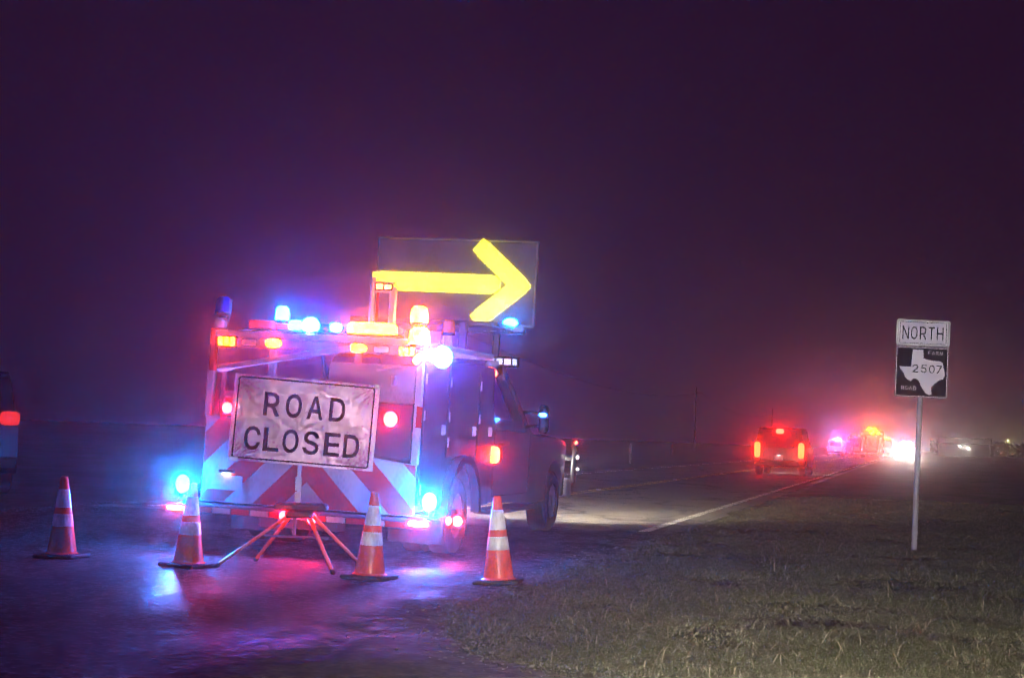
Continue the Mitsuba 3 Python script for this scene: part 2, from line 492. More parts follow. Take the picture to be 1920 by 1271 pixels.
for sx in (-1, 1):     # flared fenders over the rear wheels
    ring = man(turn(trimesh.creation.cylinder(radius=0.60, height=0.09, sections=40), 90, (0, 1, 0))) - man(turn(trimesh.creation.cylinder(radius=0.52, height=0.4, sections=40), 90, (0, 1, 0)))
    ring = ring - man(span(-1, 1, -1, 1, -1, 0.0))
    P('fender', move(tri(ring), sx * 1.13, 1.4, 0.42), 'black_plastic')
    P('side_step', span(sx * 1.0 - 0.12, sx * 1.0 + 0.12, 2.7, 4.6, 0.36, 0.42, 0.015), 'dark_steel')

# rear bumper with tape
P('rear_bumper', join(span(-1.24, 1.24, -0.20, 0.02, 0.345, 0.43, 0.015), span(-0.4, 0.4, -0.16, 0.05, 0.26, 0.345)), 'dark_steel')
for k in range(11):
    x0 = -1.06 + k * 0.195
    P('tape', span(x0, x0 + 0.185, -0.206, -0.2005, 0.352, 0.405, 0.001), 'white_sheeting' if k % 2 else 'red_sheeting', f'{tk}__rear_bumper', smooth=False)

# chevron board: low across the width, stepping up at the left corner
ch = numbered(f'{tk}__chevron_board')
labels[ch] = {'label': 'low rear board of slanted red and white stripes'}
outline = sg.Polygon([(-1.09, 0.45), (1.09, 0.45), (1.09, 0.93), (0.60, 0.98), (-0.62, 0.98), (-0.62, 1.27), (-1.09, 1.27)])


def slab(poly, y_front, th):
    ms = []
    for g in getattr(poly, 'geoms', [poly]):
        if g.geom_type == 'Polygon' and g.area > 1e-5:
            m = trimesh.creation.extrude_polygon(g, th, engine='earcut')
            v = m.vertices
            ms.append(trimesh.Trimesh(np.stack([v[:, 0], y_front + th - v[:, 2], v[:, 1]], 1), m.faces, process=False))
    m = join(*ms)
    m.fix_normals()
    return m


put('backing', slab(outline, -0.006, 0.028), 'steel', ch, TM, smooth=False)
inner = outline.buffer(-0.006)
PITCHS = 0.60
for k in range(-6, 7):
    for side in (-1, 1):
        half = sg.box(-2, 0, -0.0, 3) if side < 0 else sg.box(0.0, 0, 2, 3)
        # stripes lean towards the middle: / on the left, \ on the right; peak on the centre line
        for c, width, o in (('red_sheeting', 0.30, 0.0), ('white_sheeting', 0.298, 0.30)):
            b = k * PITCHS + o + 0.10
            sl = 0.72
            if side < 0:
                q = sg.Polygon([(-2, b + -2 * 0 - 2 * sl * 0 - 2 / sl * 0 + (-2) * 1.0), (1, b + 1.0), (1, b + 1.0 + width), (-2, b - 2 + width)])
            else:
                q = sg.Polygon([(-1, b + 1.0), (2, b - 2.0), (2, b - 2 + width), (-1, b + 1 + width)])
            q = q.intersection(half).intersection(inner)
            if q.area > 0.002:
                put('stripe', slab(q, -0.010, 0.0035), c, ch, TM, smooth=False)

# dirty plate and its lamp at the left of the chevrons
pl = numbered(f'{tk}__licence_plate')
labels[pl] = {'label': 'dirty licence plate under a small lamp'}
put('plate', span(-1.03, -0.66, -0.022, -0.014, 0.57, 0.71, 0.004), 'white_sheeting', pl, TM)
put('lamp_housing', span(-0.90, -0.74, -0.06, -0.014, 0.735, 0.765), 'black_plastic', pl, TM)
put('bulb', span(-0.86, -0.78, -0.055, -0.03, 0.722, 0.733, 0.003), 'lit_lens', pl, TM, light=(glow(1.0, 0.55, 0.2), 0.06))

# rear uprights, rack and cross members
P('post', span(-1.11, -1.05, 0.0, 0.07, 1.27, 2.13, 0.008), 'red_sheeting', label='red and white striped corner post')
P('post', span(-1.115, -1.046, -0.003, 0.073, 1.27, 1.72, 0.008), 'white_sheeting')
P('post', span(-0.49, -0.42, 0.02, 0.09, 1.45, 2.0, 0.006), 'white_paint')
P('post', span(0.06, 0.12, 0.9, 0.96, 0.68, 2.0, 0.006), 'white_paint')
P('post', span(-0.98, -0.93, 0.02, 0.08, 1.27, 1.76, 0.006), 'steel')
P('corner_column', join(span(1.03, 1.095, -0.004, 0.06, 0.93, 1.98, 0.006)), 'white_sheeting')
for y0 in (0.0, 2.45):
    P('roof_beam', span(-1.08, 1.06, y0, y0 + 0.09, 2.055, 2.115, 0.008), 'white_paint')
for x0 in (-1.08, 1.0):
    P('roof_rail', span(x0, x0 + 0.06, 0.09, 2.45, 2.06, 2.11), 'white_paint')
P('light_beam', span(-1.0, 1.05, -0.01, 0.03, 1.955, 2.05, 0.008), 'grey_paint')
P('boom', join(bar((-0.99, -0.02, 1.74), (0.37, -0.02, 2.00), 0.06, 0.055), tube((-0.99, -0.02, 1.74), (-0.85, -0.02, 1.766), 0.04)), 'white_paint', label='slanting white boom across the open rear')
P('tool_box', join(span(0.14, 0.635, 0.25, 1.3, 0.70, 1.80, 0.02), span(0.14, 0.635, 0.235, 0.25, 1.52, 1.76, 0.006)), 'white_paint')
P('tool_box', join(span(-0.6, 0.05, 1.0, 2.2, 0.70, 1.62, 0.02)), 'grey_paint')
P('rear_panel', span(0.15, 1.02, 0.0, 0.03, 1.50, 1.86, 0.006), 'grey_paint')
P('rear_panel', span(0.62, 1.02, -0.006, 0.03, 0.985, 1.49, 0.006), 'shaded_paint')
P('shelf_box', join(span(-0.95, -0.70, 0.05, 0.5, 1.31, 1.47, 0.01), span(-0.93, -0.72, 0.02, 0.05, 1.47, 1.53, 0.006)), 'white_paint')
P('grab_rail', join(tube((0.66, -0.05, 1.80), (0.86, -0.05, 1.85), 0.012), tube((0.86, -0.05, 1.85), (0.86, 0.0, 1.85), 0.014), tube((0.66, -0.05, 1.80), (0.66, 0.0, 1.80), 0.014)), 'steel')
P('latch', span(0.79, 0.84, -0.03, 0.0, 1.66, 1.76, 0.008), 'steel')
hose = [(-0.05, 0.3, 1.97), (0.02, 0.2, 1.8), (0.06, 0.15, 1.7), (0.05, 0.2, 1.58)]
P('hose', join(*[tube(a, b, 0.018) for a, b in zip(hose, hose[1:])], *[trimesh.creation.icosphere(1, 0.02).apply_translation(a) for a in hose]), 'steel')

# the tall stack frame by the right of the beam
st = numbered(f'{tk}__stack_frame')
labels[st] = {'label': 'narrow upright frame in front of the arrow board'}
put('upright', tube((0.52, 0.05, 2.1), (0.525, 0.05, 2.69), 0.024, 14), 'white_paint', st, TM)
put('upright', tube((0.575, 0.06, 2.1), (0.578, 0.06, 2.64), 0.012, 10), 'red_sheeting', st, TM)
put('upright', span(0.70, 0.765, 0.03, 0.08, 2.1, 2.60, 0.01), 'white_paint', st, TM)
put('crossbar', join(span(0.54, 0.75, 0.035, 0.075, 2.545, 2.57), span(0.54, 0.75, 0.035, 0.075, 2.63, 2.65)), 'white_paint', st, TM)
lamp('amber_lamp', tk, TM, (0.60, 0.02, 2.60), 0.07, 0.05, (AMBER, 0.12), 'lit_lens', square=4)
lamp('amber_lamp', tk, TM, (0.685, 0.02, 2.598), 0.07, 0.045, (AMBER, 0.12), 'lit_lens', square=4)

# warning lights under the beam
tl = lamp('warning_light', tk, TM, (-0.92, -0.012, 2.005), 0.20, 0.095, None, 'amber_lens', square=6, label='amber warning light of three bright cells')
for dx in (-0.06, 0.0, 0.06):
    put('cell', move(cap(0.056, 0.085, 0.012, square=3), -0.92 + dx, -0.036, 2.005), 'lit_lens', tl, TM, smooth=True, light=(ORANGE, 0.6))
lamp('work_light', tk, TM, (-0.69, -0.012, 2.005), 0.155, 0.062, None, 'clear_lens', square=5, label='unlit clear light between two amber ones')
lamp('warning_light', tk, TM, (-0.435, -0.012, 2.01), 0.175, 0.09, (ORANGE, 1.6), 'lit_lens', label='oval amber warning light above a short post')
lamp('warning_light', tk, TM, (0.435, -0.012, 2.0), 0.185, 0.088, (ORANGE, 1.6), 'lit_lens', label='oval amber warning light at the top of the boom')
lamp('work_light', tk, TM, (0.67, -0.012, 2.0), 0.155, 0.062, None, 'clear_lens', square=5, label='unlit clear light at the right of an oval amber one')
tl = lamp('warning_light', tk, TM, (0.93, -0.012, 1.99), 0.16, 0.085, None, 'amber_lens', square=6, label='amber cluster beside the bright blue light')
for dx in (-0.05, 0.0, 0.05):
    put('cell', move(cap(0.045, 0.075, 0.012, square=3), 0.93 + dx, -0.036, 1.99), 'lit_lens', tl, TM, smooth=True, light=(ORANGE, 0.5))
lamp('warning_light', tk, TM, (1.045, -0.03, 1.925), 0.075, 0.11, (ORANGE, 0.6), 'lit_lens', tilt=35, square=3)


def ball(name, at, rx, rz, light, label):
    """a bulging lamp that shines all round, on a short foot"""
    root = numbered(f'{tk}__{name}')
    labels[root] = {'label': label}
    g = trimesh.creation.icosphere(3, 1.0)
    g.vertices *= (rx, rx * 0.8, rz)
    put('lens', move(g, *at), 'lit_lens', root, TM, smooth=True, light=light)
    put('foot', tube((at[0], at[1] + rx * 0.7, at[2]), (at[0], at[1] + rx * 0.7 + 0.05, at[2]), rx * 0.5, 14), 'black_plastic', root, TM)


lamp('white_light', tk, TM, (1.15, -0.02, 1.965), 0.10, 0.10, (glow(0.9, 0.75, 1.0), 1.2), 'lit_lens')
ball('blue_light', (1.285, -0.02, 1.955), 0.095, 0.105, (BLUE, 7.0), 'bright blue light at the top corner')
P('light_bracket', join(span(1.06, 1.30, 0.0, 0.035, 1.90, 1.93, 0.004), span(1.06, 1.09, 0.0, 0.05, 1.85, 2.02, 0.004)), 'dark_steel')

# light bar along the roof beam
lb = numbered(f'{tk}__roof_light_bar')
labels[lb] = {'label': 'long rooftop light bar with red, blue and amber sections'}
put('base', span(-0.76, 0.86, -0.07, 0.12, 2.118, 2.142, 0.008), 'black_plastic', lb, TM)
put('red_section', join(span(-0.70, -0.44, -0.045, 0.09, 2.143, 2.225, 0.015), span(-0.42, -0.27, -0.045, 0.09, 2.143, 2.205, 0.015)), 'red_lens', lb, TM, light=(DULL, 0.03))
put('blue_section', move(cap(0.15, 0.10, 0.03, square=3), -0.20, -0.05, 2.19), 'lit_lens', lb, TM, smooth=True, light=(CYAN, 1.0))
put('blue_section', move(cap(0.19, 0.17, 0.05), -0.05, -0.05, 2.19), 'lit_lens', lb, TM, smooth=True, light=(BLUE, 9.0))
put('blue_section', move(cap(0.12, 0.085, 0.02, square=3), 0.21, -0.05, 2.185), 'lit_lens', lb, TM, smooth=True, light=(CYAN, 1.0))
put('housing', span(-0.27, 0.86, -0.04, 0.09, 2.143, 2.22, 0.02), 'blue_lens', lb, TM)
put('amber_section', move(cap(0.50, 0.12, 0.03, square=5), 0.58, -0.05, 2.185), 'lit_lens', lb, TM, smooth=True, light=(AMBER, 7.5))


def beacon(at, r, h, light, lens, label, stem=0.06):
    root = numbered(f'{tk}__beacon')
    labels[root] = {'label': label}
    x, y, z = at
    put('base', move(lathe([(0, -stem), (r * 0.45, -stem), (r * 0.45, -0.03), (r * 1.05, -0.025), (r * 1.05, 0), (0, 0)], 20), x, y, z), 'black_plastic', root, TM)
    put('dome', move(lathe([(r, 0.0), (r * 0.98, h * 0.45), (r * 0.88, h * 0.8), (r * 0.6, h * 0.97), (0.0, h)], 20), x, y, z), lens, root, TM, smooth=True, light=light)
    return root


beacon((-0.38, 0.03, 2.235), 0.068, 0.14, (CYAN, 1.6), 'lit_lens', 'small cyan dome beacon above the light bar', 0.11)
beacon((1.015, 0.03, 2.27), 0.085, 0.16, (AMBER, 1.8), 'lit_lens', 'upper of the two stacked amber beacons', 0.05)
beacon((1.03, 0.03, 2.06), 0.10, 0.17, (AMBER, 2.6), 'lit_lens', 'lower of the two stacked amber beacons', 0.05)
bk = beacon((-1.01, 0.03, 2.29), 0.075, 0.16, None, 'blue_lens', 'unlit blue beacon on a bent stalk at the left corner', 0.05)
put('stalk', join(tube((-0.93, 0.03, 2.42), (-0.94, 0.03, 2.28), 0.014), tube((-0.94, 0.03, 2.28), (-0.97, 0.03, 2.12), 0.014), move(bx(0.1, 0.06, 0.1, (0, 0, 0), 0.02), -1.0, 0.03, 2.17)), 'steel', bk, TM)
P('cap_lamp', move(turn(lathe([(0, 0), (0.05, 0), (0.05, 0.06), (0.03, 0.09), (0, 0.095)], 16), 0), -1.02, 0.0, 2.14), 'clear_lens')
bk2 = beacon((0.54, 2.5, 2.33), 0.07, 0.15, None, 'amber_lens', 'unlit amber beacon on a white stub below the arrow board', 0.03)
put('stub', span(0.50, 0.58, 2.46, 2.54, 2.12, 2.30, 0.008), 'white_paint', bk2, TM)

# brake, tail and marker lights
lamp('brake_light', tk, TM, (0.81, -0.02, 1.345), 0.14, 0.15, (RED, 1.8), 'lit_lens', label='round red brake light on the right rear panel')
lamp('brake_light', tk, TM, (-0.87, -0.02, 1.36), 0.11, 0.11, (RED, 1.6), 'lit_lens', label='round red brake light partly behind the road closed sign')
P('reflector', span(1.06, 1.115, -0.014, -0.006, 1.28, 1.48, 0.004), 'red_lens')
lamp('tail_light', tk, TM, (-0.115, -0.22, 0.375), 0.10, 0.11, (RED, 1.6), 'lit_lens')
lamp('tail_light', tk, TM, (0.165, -0.22, 0.375), 0.10, 0.11, (RED, 1.6), 'lit_lens')
lamp('marker_light', tk, TM, (-1.24, -0.21, 0.375), 0.20, 0.05, (DEEP, 1.1), 'lit_lens', square=4)
lamp('marker_light', tk, TM, (1.21, -0.21, 0.40), 0.20, 0.06, (DEEP, 1.3), 'lit_lens', square=4)
lamp('marker_light', tk, TM, (1.27, 0.55, 0.40), 0.06, 0.08, (DEEP, 0.4), 'lit_lens')
lamp('marker_light', tk, TM, (1.30, 0.75, 0.39), 0.10, 0.10, (DEEP, 1.0), 'lit_lens')
P('light_bracket', span(1.0, 1.36, 0.80, 0.84, 0.37, 0.41), 'dark_steel')
for sx in (-1, 1):
    ball('blue_light', (sx * 1.26, -0.07, 0.60), 0.07, 0.09, (CYAN, 14.0), 'cyan blue light low beside the chevrons, ' + ('next to the dark cab side' if sx > 0 else 'above the left bumper end'))
    P('light_bracket', join(span(min(sx * 1.05, sx * 1.34), max(sx * 1.05, sx * 1.34), 0.0, 0.03, 0.44, 0.47), span(sx * 1.26 - 0.03, sx * 1.26 + 0.03, 0.0, 0.03, 0.45, 0.62)), 'dark_steel')

# cab and hood
prof = [(2.72, 0.50), (2.70, 1.90), (2.78, 2.02), (2.95, 2.07), (3.45, 2.085), (3.66, 2.02), (4.60, 1.30), (4.72, 1.285), (6.1, 1.27), (6.72, 1.20), (6.90, 1.10), (6.93, 0.60), (6.8, 0.48), (6.55, 0.46), (5.35, 0.42), (4.6, 0.42)]
cab = man(prism(prof, -1.02, 1.02))
cab = cab - man(move(arch, 0, 5.95, 0.43))
cab = cab - man(prism([(2.80, 0.72), (2.80, 1.92), (2.95, 2.01), (3.45, 2.02), (3.62, 1.96), (4.55, 1.24), (4.62, 0.72)], -0.92, 0.92))
cab = cab - man(prism([(2.98, 1.28), (2.98, 1.90), (3.46, 1.935), (3.62, 1.89), (4.40, 1.28)], -2, 2))
cab = cab - man(span(-0.78, 0.78, 2.5, 2.95, 1.36, 1.90, 0.03))
ws = prism([(3.40, 1.96), (3.74, 2.2), (4.9, 1.34), (4.52, 1.30)], -0.86, 0.86)
cab = cab - man(ws)
cab = tri(cab.refine_to_length(0.22))


def taper(v):
    v = v.copy()
    t = np.clip((v[:, 2] - 1.28) / 0.8, 0, 1)
    v[:, 0] *= 1 - 0.13 * t
    u = np.clip((v[:, 1] - 6.2) / 0.75, 0, 1)
    v[:, 0] *= 1 - 0.10 * u * u
    h = ((v[:, 1] > 4.7) & (v[:, 2] > 1.15))
    v[h, 2] -= 0.05 * np.clip((np.abs(v[h, 0]) - 0.55) / 0.45, 0, 1) ** 2
    return v


cab.vertices = taper(cab.vertices)
P('cab_body', cab, 'cab_paint', smooth=35)
cb = f'{tk}__cab_body'
for sx in (-1, 1):
    g = prism([(2.99, 1.285), (2.99, 1.895), (3.46, 1.93), (3.61, 1.885), (4.385, 1.285)], sx * 0.975 - 0.001, sx * 0.975 + 0.001)
    v = taper(g.vertices)
    keep = g.face_normals[:, 0] * sx > 0.9
    P('window', trimesh.Trimesh(v, g.faces[keep], process=False), 'glass', cb, smooth=False)
    P('door_seam', join(bar((sx * 1.022, 2.93, 0.55), (sx * 1.022, 2.93, 1.26), 0.006, 0.012, 0.002), bar((sx * 1.022, 4.55, 0.55), (sx * 1.022, 4.55, 1.26), 0.006, 0.012, 0.002), bar((sx * 1.022, 2.93, 0.55), (sx * 1.022, 4.55, 0.55), 0.006, 0.012, 0.002)), 'black_plastic', cb)
    P('handle', join(span(sx * 1.04 - 0.015, sx * 1.04 + 0.015, 3.05, 3.25, 1.12, 1.15)), 'black_plastic', cb)
    mr = P('wing_mirror', join(bx(0.12, 0.10, 0.34, (sx * 1.24, 4.30, 1.45), 0.03), tube((sx * 1.0, 4.35, 1.34), (sx * 1.22, 4.32, 1.38), 0.02), tube((sx * 0.98, 4.30, 1.52), (sx * 1.22, 4.31, 1.52), 0.02)), 'black_plastic', cb)
wsm = prism([(3.665, 2.0), (3.667, 2.0), (4.58, 1.315), (4.578, 1.315)], -0.9, 0.9)
P('windshield', trimesh.Trimesh(taper(wsm.vertices), wsm.faces, process=False), 'glass', cb, smooth=False)
P('seat', join(span(-0.8, 0.8, 3.0, 3.6, 0.8, 1.1, 0.05), span(-0.8, -0.3, 2.9, 3.08, 1.1, 1.75, 0.06), span(0.3, 0.8, 2.9, 3.08, 1.1, 1.75, 0.06)), 'upholstery', cb)
P('dashboard', span(-0.9, 0.9, 4.05, 4.45, 0.9, 1.25, 0.05), 'black_plastic', cb)
P('steering_wheel', turn(trimesh.creation.torus(0.19, 0.018), 60, (1, 0, 0)).apply_translation((-0.5, 3.95, 1.22)), 'black_plastic', cb)
P('grille', join(span(-0.7, 0.7, 6.93, 6.96, 0.72, 1.05), *[span(-0.68, 0.68, 6.96, 6.97, z, z + 0.03) for z in (0.76, 0.84, 0.92, 1.0)]), 'black_plastic', cb)
P('front_bumper', span(-1.0, 1.0, 6.92, 7.1, 0.42, 0.68, 0.03), 'steel')
# push bar corner; its white lamps are added in place of reflections
P('push_bar', join(tube((-1.02, 7.05, 0.62), (-1.02, 7.12, 1.2), 0.04), tube((1.02, 7.05, 0.62), (1.02, 7.12, 1.2), 0.04), tube((-1.02, 7.1, 0.95), (1.02, 7.1, 0.95), 0.035)), 'black_plastic')
lamp('marker_light', tk, TM, (1.045, 7.04, 1.17), 0.045, 0.05, (RED, 0.10), 'lit_lens')
lamp('marker_light', tk, TM, (1.075, 7.04, 0.97), 0.04, 0.05, (WHITE, 0.02), 'lit_lens')  # a white reflection on the truck front, drawn as a lamp
lamp('marker_light', tk, TM, (1.085, 7.04, 0.81), 0.04, 0.04, (WHITE, 0.015), 'lit_lens')  # lower reflection, also drawn as a lamp
for sx in (-1, 1):
    put('headlight', move(turn(cap(0.24, 0.17, 0.03, square=3), 180), sx * 0.74, 6.965, 0.90), 'lit_lens', tk, TM, smooth=True, light=(WHITE, 6))
    o, t = (TM @ np.array([sx * 0.74, 7.02, 0.90, 1]))[:3], (TM @ np.array([sx * 0.74 + 2.2, 34.0, 0.30, 1]))[:3]
    scene[f'{tk}__low_beam' if sx < 0 else f'{tk}__low_beam_001'] = {'type': 'spot', 'to_world': T().look_at(origin=o.tolist(), target=t.tolist(), up=[0, 0, 1]), 'intensity': rgb(*(np.array((190, 168, 130)) * DIM)),
                                                                     'cutoff_angle': 42.0, 'beam_width': 4.0, 'sampling_weight': 10.0}
# light stick along the cab's rear roof edge
ls = numbered(f'{tk}__cab_light_stick')
labels[ls] = {'label': 'row of pale segments along the top of the cab'}
put('housing', span(0.42, 1.12, 3.40, 3.46, 2.02, 2.14, 0.012), 'black_plastic', ls, TM)
for x0, x1, c in ((0.44, 0.50, 0), (0.52, 0.66, 1), (0.68, 0.83, 1), (0.86, 0.93, 0), (0.95, 1.03, 2), (1.05, 1.10, 1)):
    put('segment', span(x0, x1, 3.388, 3.399, 2.045, 2.115, 0.004), 'clear_lens', ls, TM, light=(glow(*((0.45, 0.6, 1.0), (0.35, 0.6, 1.0), (0.9, 0.6, 0.9))[c]), 0.006 * (x1 - x0) / 0.1))
for x0 in (0.6, 0.95):
    put('bracket', tube((x0, 3.43, 2.02), (x0, 3.43, 1.87), 0.02), 'dark_steel', ls, TM)
lamp('amber_lamp', tk, TM, (1.00, 2.70, 1.93), 0.15, 0.10, (ORANGE, 0.3), 'lit_lens', tilt=25, label='added glow for an amber reflection in the upper corner of the cab window')  # glowing piece standing in for a reflection in the glass
lamp('blue_lamp', tk, TM, (1.24, 4.24, 1.50), 0.10, 0.055, (CYAN, 0.12), 'lit_lens', label='small cyan lamp on the right wing mirror')
lamp('side_light', tk, TM, (1.10, 2.64, 1.02), 0.15, 0.19, (DEEP, 1.6), 'lit_lens', label='red light midway along the dark right side', square=3)

# arrow board on its mast over the cab
ab = numbered(f'{tk}__arrow_board')
labels[ab] = {'label': 'black arrow board with a yellow arrow pointing right'}
BY = 4.4
put('panel', span(-1.03, 1.0, BY, BY + 0.04, 2.57, 3.585, 0.006), 'board_black', ab, TM)
put('frame', join(span(-1.045, 1.015, BY - 0.008, BY + 0.05, 3.585, 3.61), span(-1.045, 1.015, BY - 0.008, BY + 0.05, 2.545, 2.57), span(-1.05, -1.03, BY - 0.008, BY + 0.05, 2.545, 3.61), span(1.0, 1.022, BY - 0.008, BY + 0.05, 2.545, 3.61)), 'steel', ab, TM)
put('mast', join(span(-0.6, -0.52, BY + 0.05, BY + 0.11, 1.98, 3.3), span(0.5, 0.58, BY + 0.05, BY + 0.11, 1.98, 3.3), span(-0.9, 0.9, 3.2, BY + 0.11, 2.46, 2.52), span(-0.6, -0.52, 3.0, 3.1, 2.05, 2.5), span(0.5, 0.58, 3.0, 3.1, 2.05, 2.5), span(-0.58, -0.54, 2.5, 3.1, 2.09, 2.15), span(0.52, 0.56, 2.5, 3.1, 2.09, 2.15)), 'dark_steel', ab, TM)
put('rail', join(span(0.52, 1.02, 3.9, 3.96, 2.46, 2.52)), 'steel', ab, TM)


def scallop(a, b, w, pitch=0.034):
    """a bar of lamp dots from a to b: straight bar with scalloped long edges"""
    a, b = np.array(a), np.array(b)
    L = np.linalg.norm(b - a)
    d = (b - a) / L
    nrm = np.array([-d[1], d[0]])
    shape = [sg.LineString([a + d * 0.06, b - d * 0.06]).buffer(w / 2 - 0.012, cap_style=3), sg.LineString([a + d * 0.045, b - d * 0.045]).buffer(w / 2 - 0.045, cap_style=1)]
    for t in np.arange(0.03, L - 0.02, pitch):
        e = 0.05 * max(0, 1 - min(t, L - t) / 0.05)
        for s in (-1, 1):
            shape.append(sg.Point(a + d * t + nrm * s * (w / 2 - 0.018 - e)).buffer(0.02, 6))
    return unary_union(shape).buffer(0.004).buffer(-0.004)




def arrow_piece(name, shape):
    m = slab(shape, BY - 0.03, 0.03)
    put(name, m, 'lit_lens', ab, TM, smooth=False, light=(YELLOW, 1.9 * shape.area))


head = unary_union([scallop((0.29, 3.52), (0.86, 3.02), 0.225), scallop((0.30, 2.615), (0.86, 3.08), 0.225)])
shaft = scallop((-1.04, 3.055), (0.525, 3.055), 0.235).difference(head.buffer(0.012))
arrow_piece('arrow_shaft', shaft)
arrow_piece('arrow_head', head)
lamp('blue_light', tk, TM, (0.86, BY - 0.5, 2.565), 0.18, 0.11, (CYAN, 2.2), 'lit_lens', label='cyan light below the right corner of the arrow board')

# ------------------------------------------------------------------ road closed sign on its stand
SM = frame(-1.85, 13.7, -6.0, 0.0, 3.0)
sgn = thing('road_closed_sign', 'creased pale pink sign reading ROAD CLOSED on a low spring stand behind the cones', 'sign')


def S(name, mesh, bsdf, parent=None, **k):
    return put(name, mesh, bsdf, parent or sgn, SM, **k)


W2, Z0, Z1 = 0.612, 0.89, 1.64


def sheet():
    """reflective fabric: small tilted facets over sagging creases"""
    nx, nz = 78, 48
    r = np.random.default_rng(3)
    xs, zs = np.linspace(-W2, W2, nx + 1), np.linspace(Z0, Z1, nz + 1)

    def sag(x, z):
        u, v = (x + W2) / (2 * W2), (z - Z0) / (Z1 - Z0)
        d = 0.0
        for cu, cv in ((0, 0), (1, 0), (0, 1), (1, 1)):
            ang = np.arctan2((v - cv) * 0.7, u - cu)
            rad = np.hypot(u - cu, (v - cv) * 0.7)
            d = d + 0.006 * np.cos(ang * 17) * np.exp(-((rad - 0.14) / 0.13) ** 2)
        n = meshkit.fbm(np.stack([x * 6, z * 6, x * 0], -1), 3, 2) - 0.5
        edge = 0.004 * np.sin(x * 95) * np.exp(-((1 - v) / 0.06) ** 2)
        return d + 0.02 * n + edge

    v, f = [], []
    for i in range(nx):
        for k in range(nz):
            x0, x1, z0, z1 = xs[i], xs[i + 1], zs[k], zs[k + 1]
            cx, cz = (x0 + x1) / 2, (z0 + z1) / 2
            tx_, tz_ = r.normal(0, 0.15, 2) * (0.45 + 0.9 * meshkit.noise(np.array([cx * 5, cz * 5, 1.0]), 4))
            b = len(v)
            for (x, z) in ((x0, z0), (x1, z0), (x1, z1), (x0, z1)):
                v.append([x, -0.012 + float(sag(np.array(x), np.array(z))) + (x - cx) * tx_ + (z - cz) * tz_, z])
            f += [[b, b + 1, b + 2], [b, b + 2, b + 3]]
    return trimesh.Trimesh(v, f, process=False)


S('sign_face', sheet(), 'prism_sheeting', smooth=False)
S('backing', span(-W2 + 0.03, W2 - 0.03, 0.012, 0.018, Z0 + 0.01, Z1 - 0.01, 0.002), 'black_plastic', smooth=False)
box_o = sg.box(-W2 + 0.018, Z0 + 0.018, W2 - 0.018, Z1 - 0.018).buffer(0)
ring_o = sg.box(-W2 + 0.05, Z0 + 0.05, W2 - 0.05, Z1 - 0.05).buffer(0.03, 6)
S('border', slab(ring_o.difference(ring_o.buffer(-0.013)), -0.031, 0.004), 'sign_black', smooth=False)
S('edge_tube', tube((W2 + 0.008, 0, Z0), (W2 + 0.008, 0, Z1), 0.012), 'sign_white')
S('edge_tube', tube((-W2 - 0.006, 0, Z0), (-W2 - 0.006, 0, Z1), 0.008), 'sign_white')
S('corner_clip', bx(0.09, 0.03, 0.05, (-W2 + 0.04, -0.02, Z0 + 0.01), 0.012), 'steel')
S('corner_clip', bx(0.05, 0.03, 0.04, (W2 - 0.01, -0.02, Z1 - 0.01), 0.012), 'steel')


def letter(t, x, z, h, w, parent, bsdf, M, y=-0.031, th=0.004, bold=True, name='letter'):
    m = meshkit.text_mesh(t, h, th, bold=bold)
    lo, hi = m.bounds
    v = m.vertices.copy()
    v[:, 0] = (v[:, 0] - lo[0]) / (hi[0] - lo[0]) * w + x - w / 2
    v[:, 1] = (v[:, 1] - lo[1]) / (hi[1] - lo[1]) * h + z
    m = trimesh.Trimesh(np.stack([v[:, 0], y - v[:, 2] + th, v[:, 1]], 1), m.faces, process=False)
    m.fix_normals()
    put(name, m, bsdf, parent, M, smooth=False)


for c, x in zip('ROAD', (-0.288, -0.098, 0.088, 0.279)):
    letter(c, x, 1.295, 0.205, 0.137, sgn, 'sign_black', SM)
for c, x in zip('CLOSED', (-0.428, -0.264, -0.098, 0.079, 0.26, 0.428)):
    letter(c, x, 0.99, 0.205, 0.137, sgn, 'sign_black', SM)
SB = frame(-1.79, 13.7, 0.0, 0.0, 0.0)
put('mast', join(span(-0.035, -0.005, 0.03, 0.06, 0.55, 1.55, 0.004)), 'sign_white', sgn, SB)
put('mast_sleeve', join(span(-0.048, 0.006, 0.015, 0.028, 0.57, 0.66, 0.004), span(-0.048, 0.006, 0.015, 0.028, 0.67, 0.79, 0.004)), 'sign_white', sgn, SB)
put('base_box', join(bx(0.46, 0.18, 0.07, (0.01, 0.05, 0.53), 0.02), bx(0.24, 0.2, 0.07, (0.0, 0.05, 0.47), 0.02)), 'black_plastic', sgn, SB)
for (x0, z0, x1, y1) in ((-0.10, 0.45, -0.66, -0.22), (0.08, 0.45, 0.375, -0.55), (-0.08, 0.45, -0.44, 0.50), (0.12, 0.45, 0.47, 0.66)):
    root = numbered(f'{sgn}__leg')
    a, b = np.array((x0, 0.05, z0)), np.array((x1, y1, 0.02))
    put('tube', bar(a, a + (b - a) * 0.96, 0.034, 0.024), 'orange_leg', root, SB)
    put('foot', bar(a + (b - a) * 0.95, b, 0.042, 0.036), 'rubber', root, SB)
put('brace', join(tube((-0.3, 0.05, 0.27), (0.26, 0.05, 0.27), 0.010), tube((-0.05, 0.1, 0.44), (-0.05, 0.1, 0.28), 0.016)), 'dark_steel', sgn, SB)

# ------------------------------------------------------------------ cones
CH = 0.715


def cone_r(z):
    return 0.030 + (0.128 - 0.030) * (1 - (z - 0.035) / (CH - 0.035))


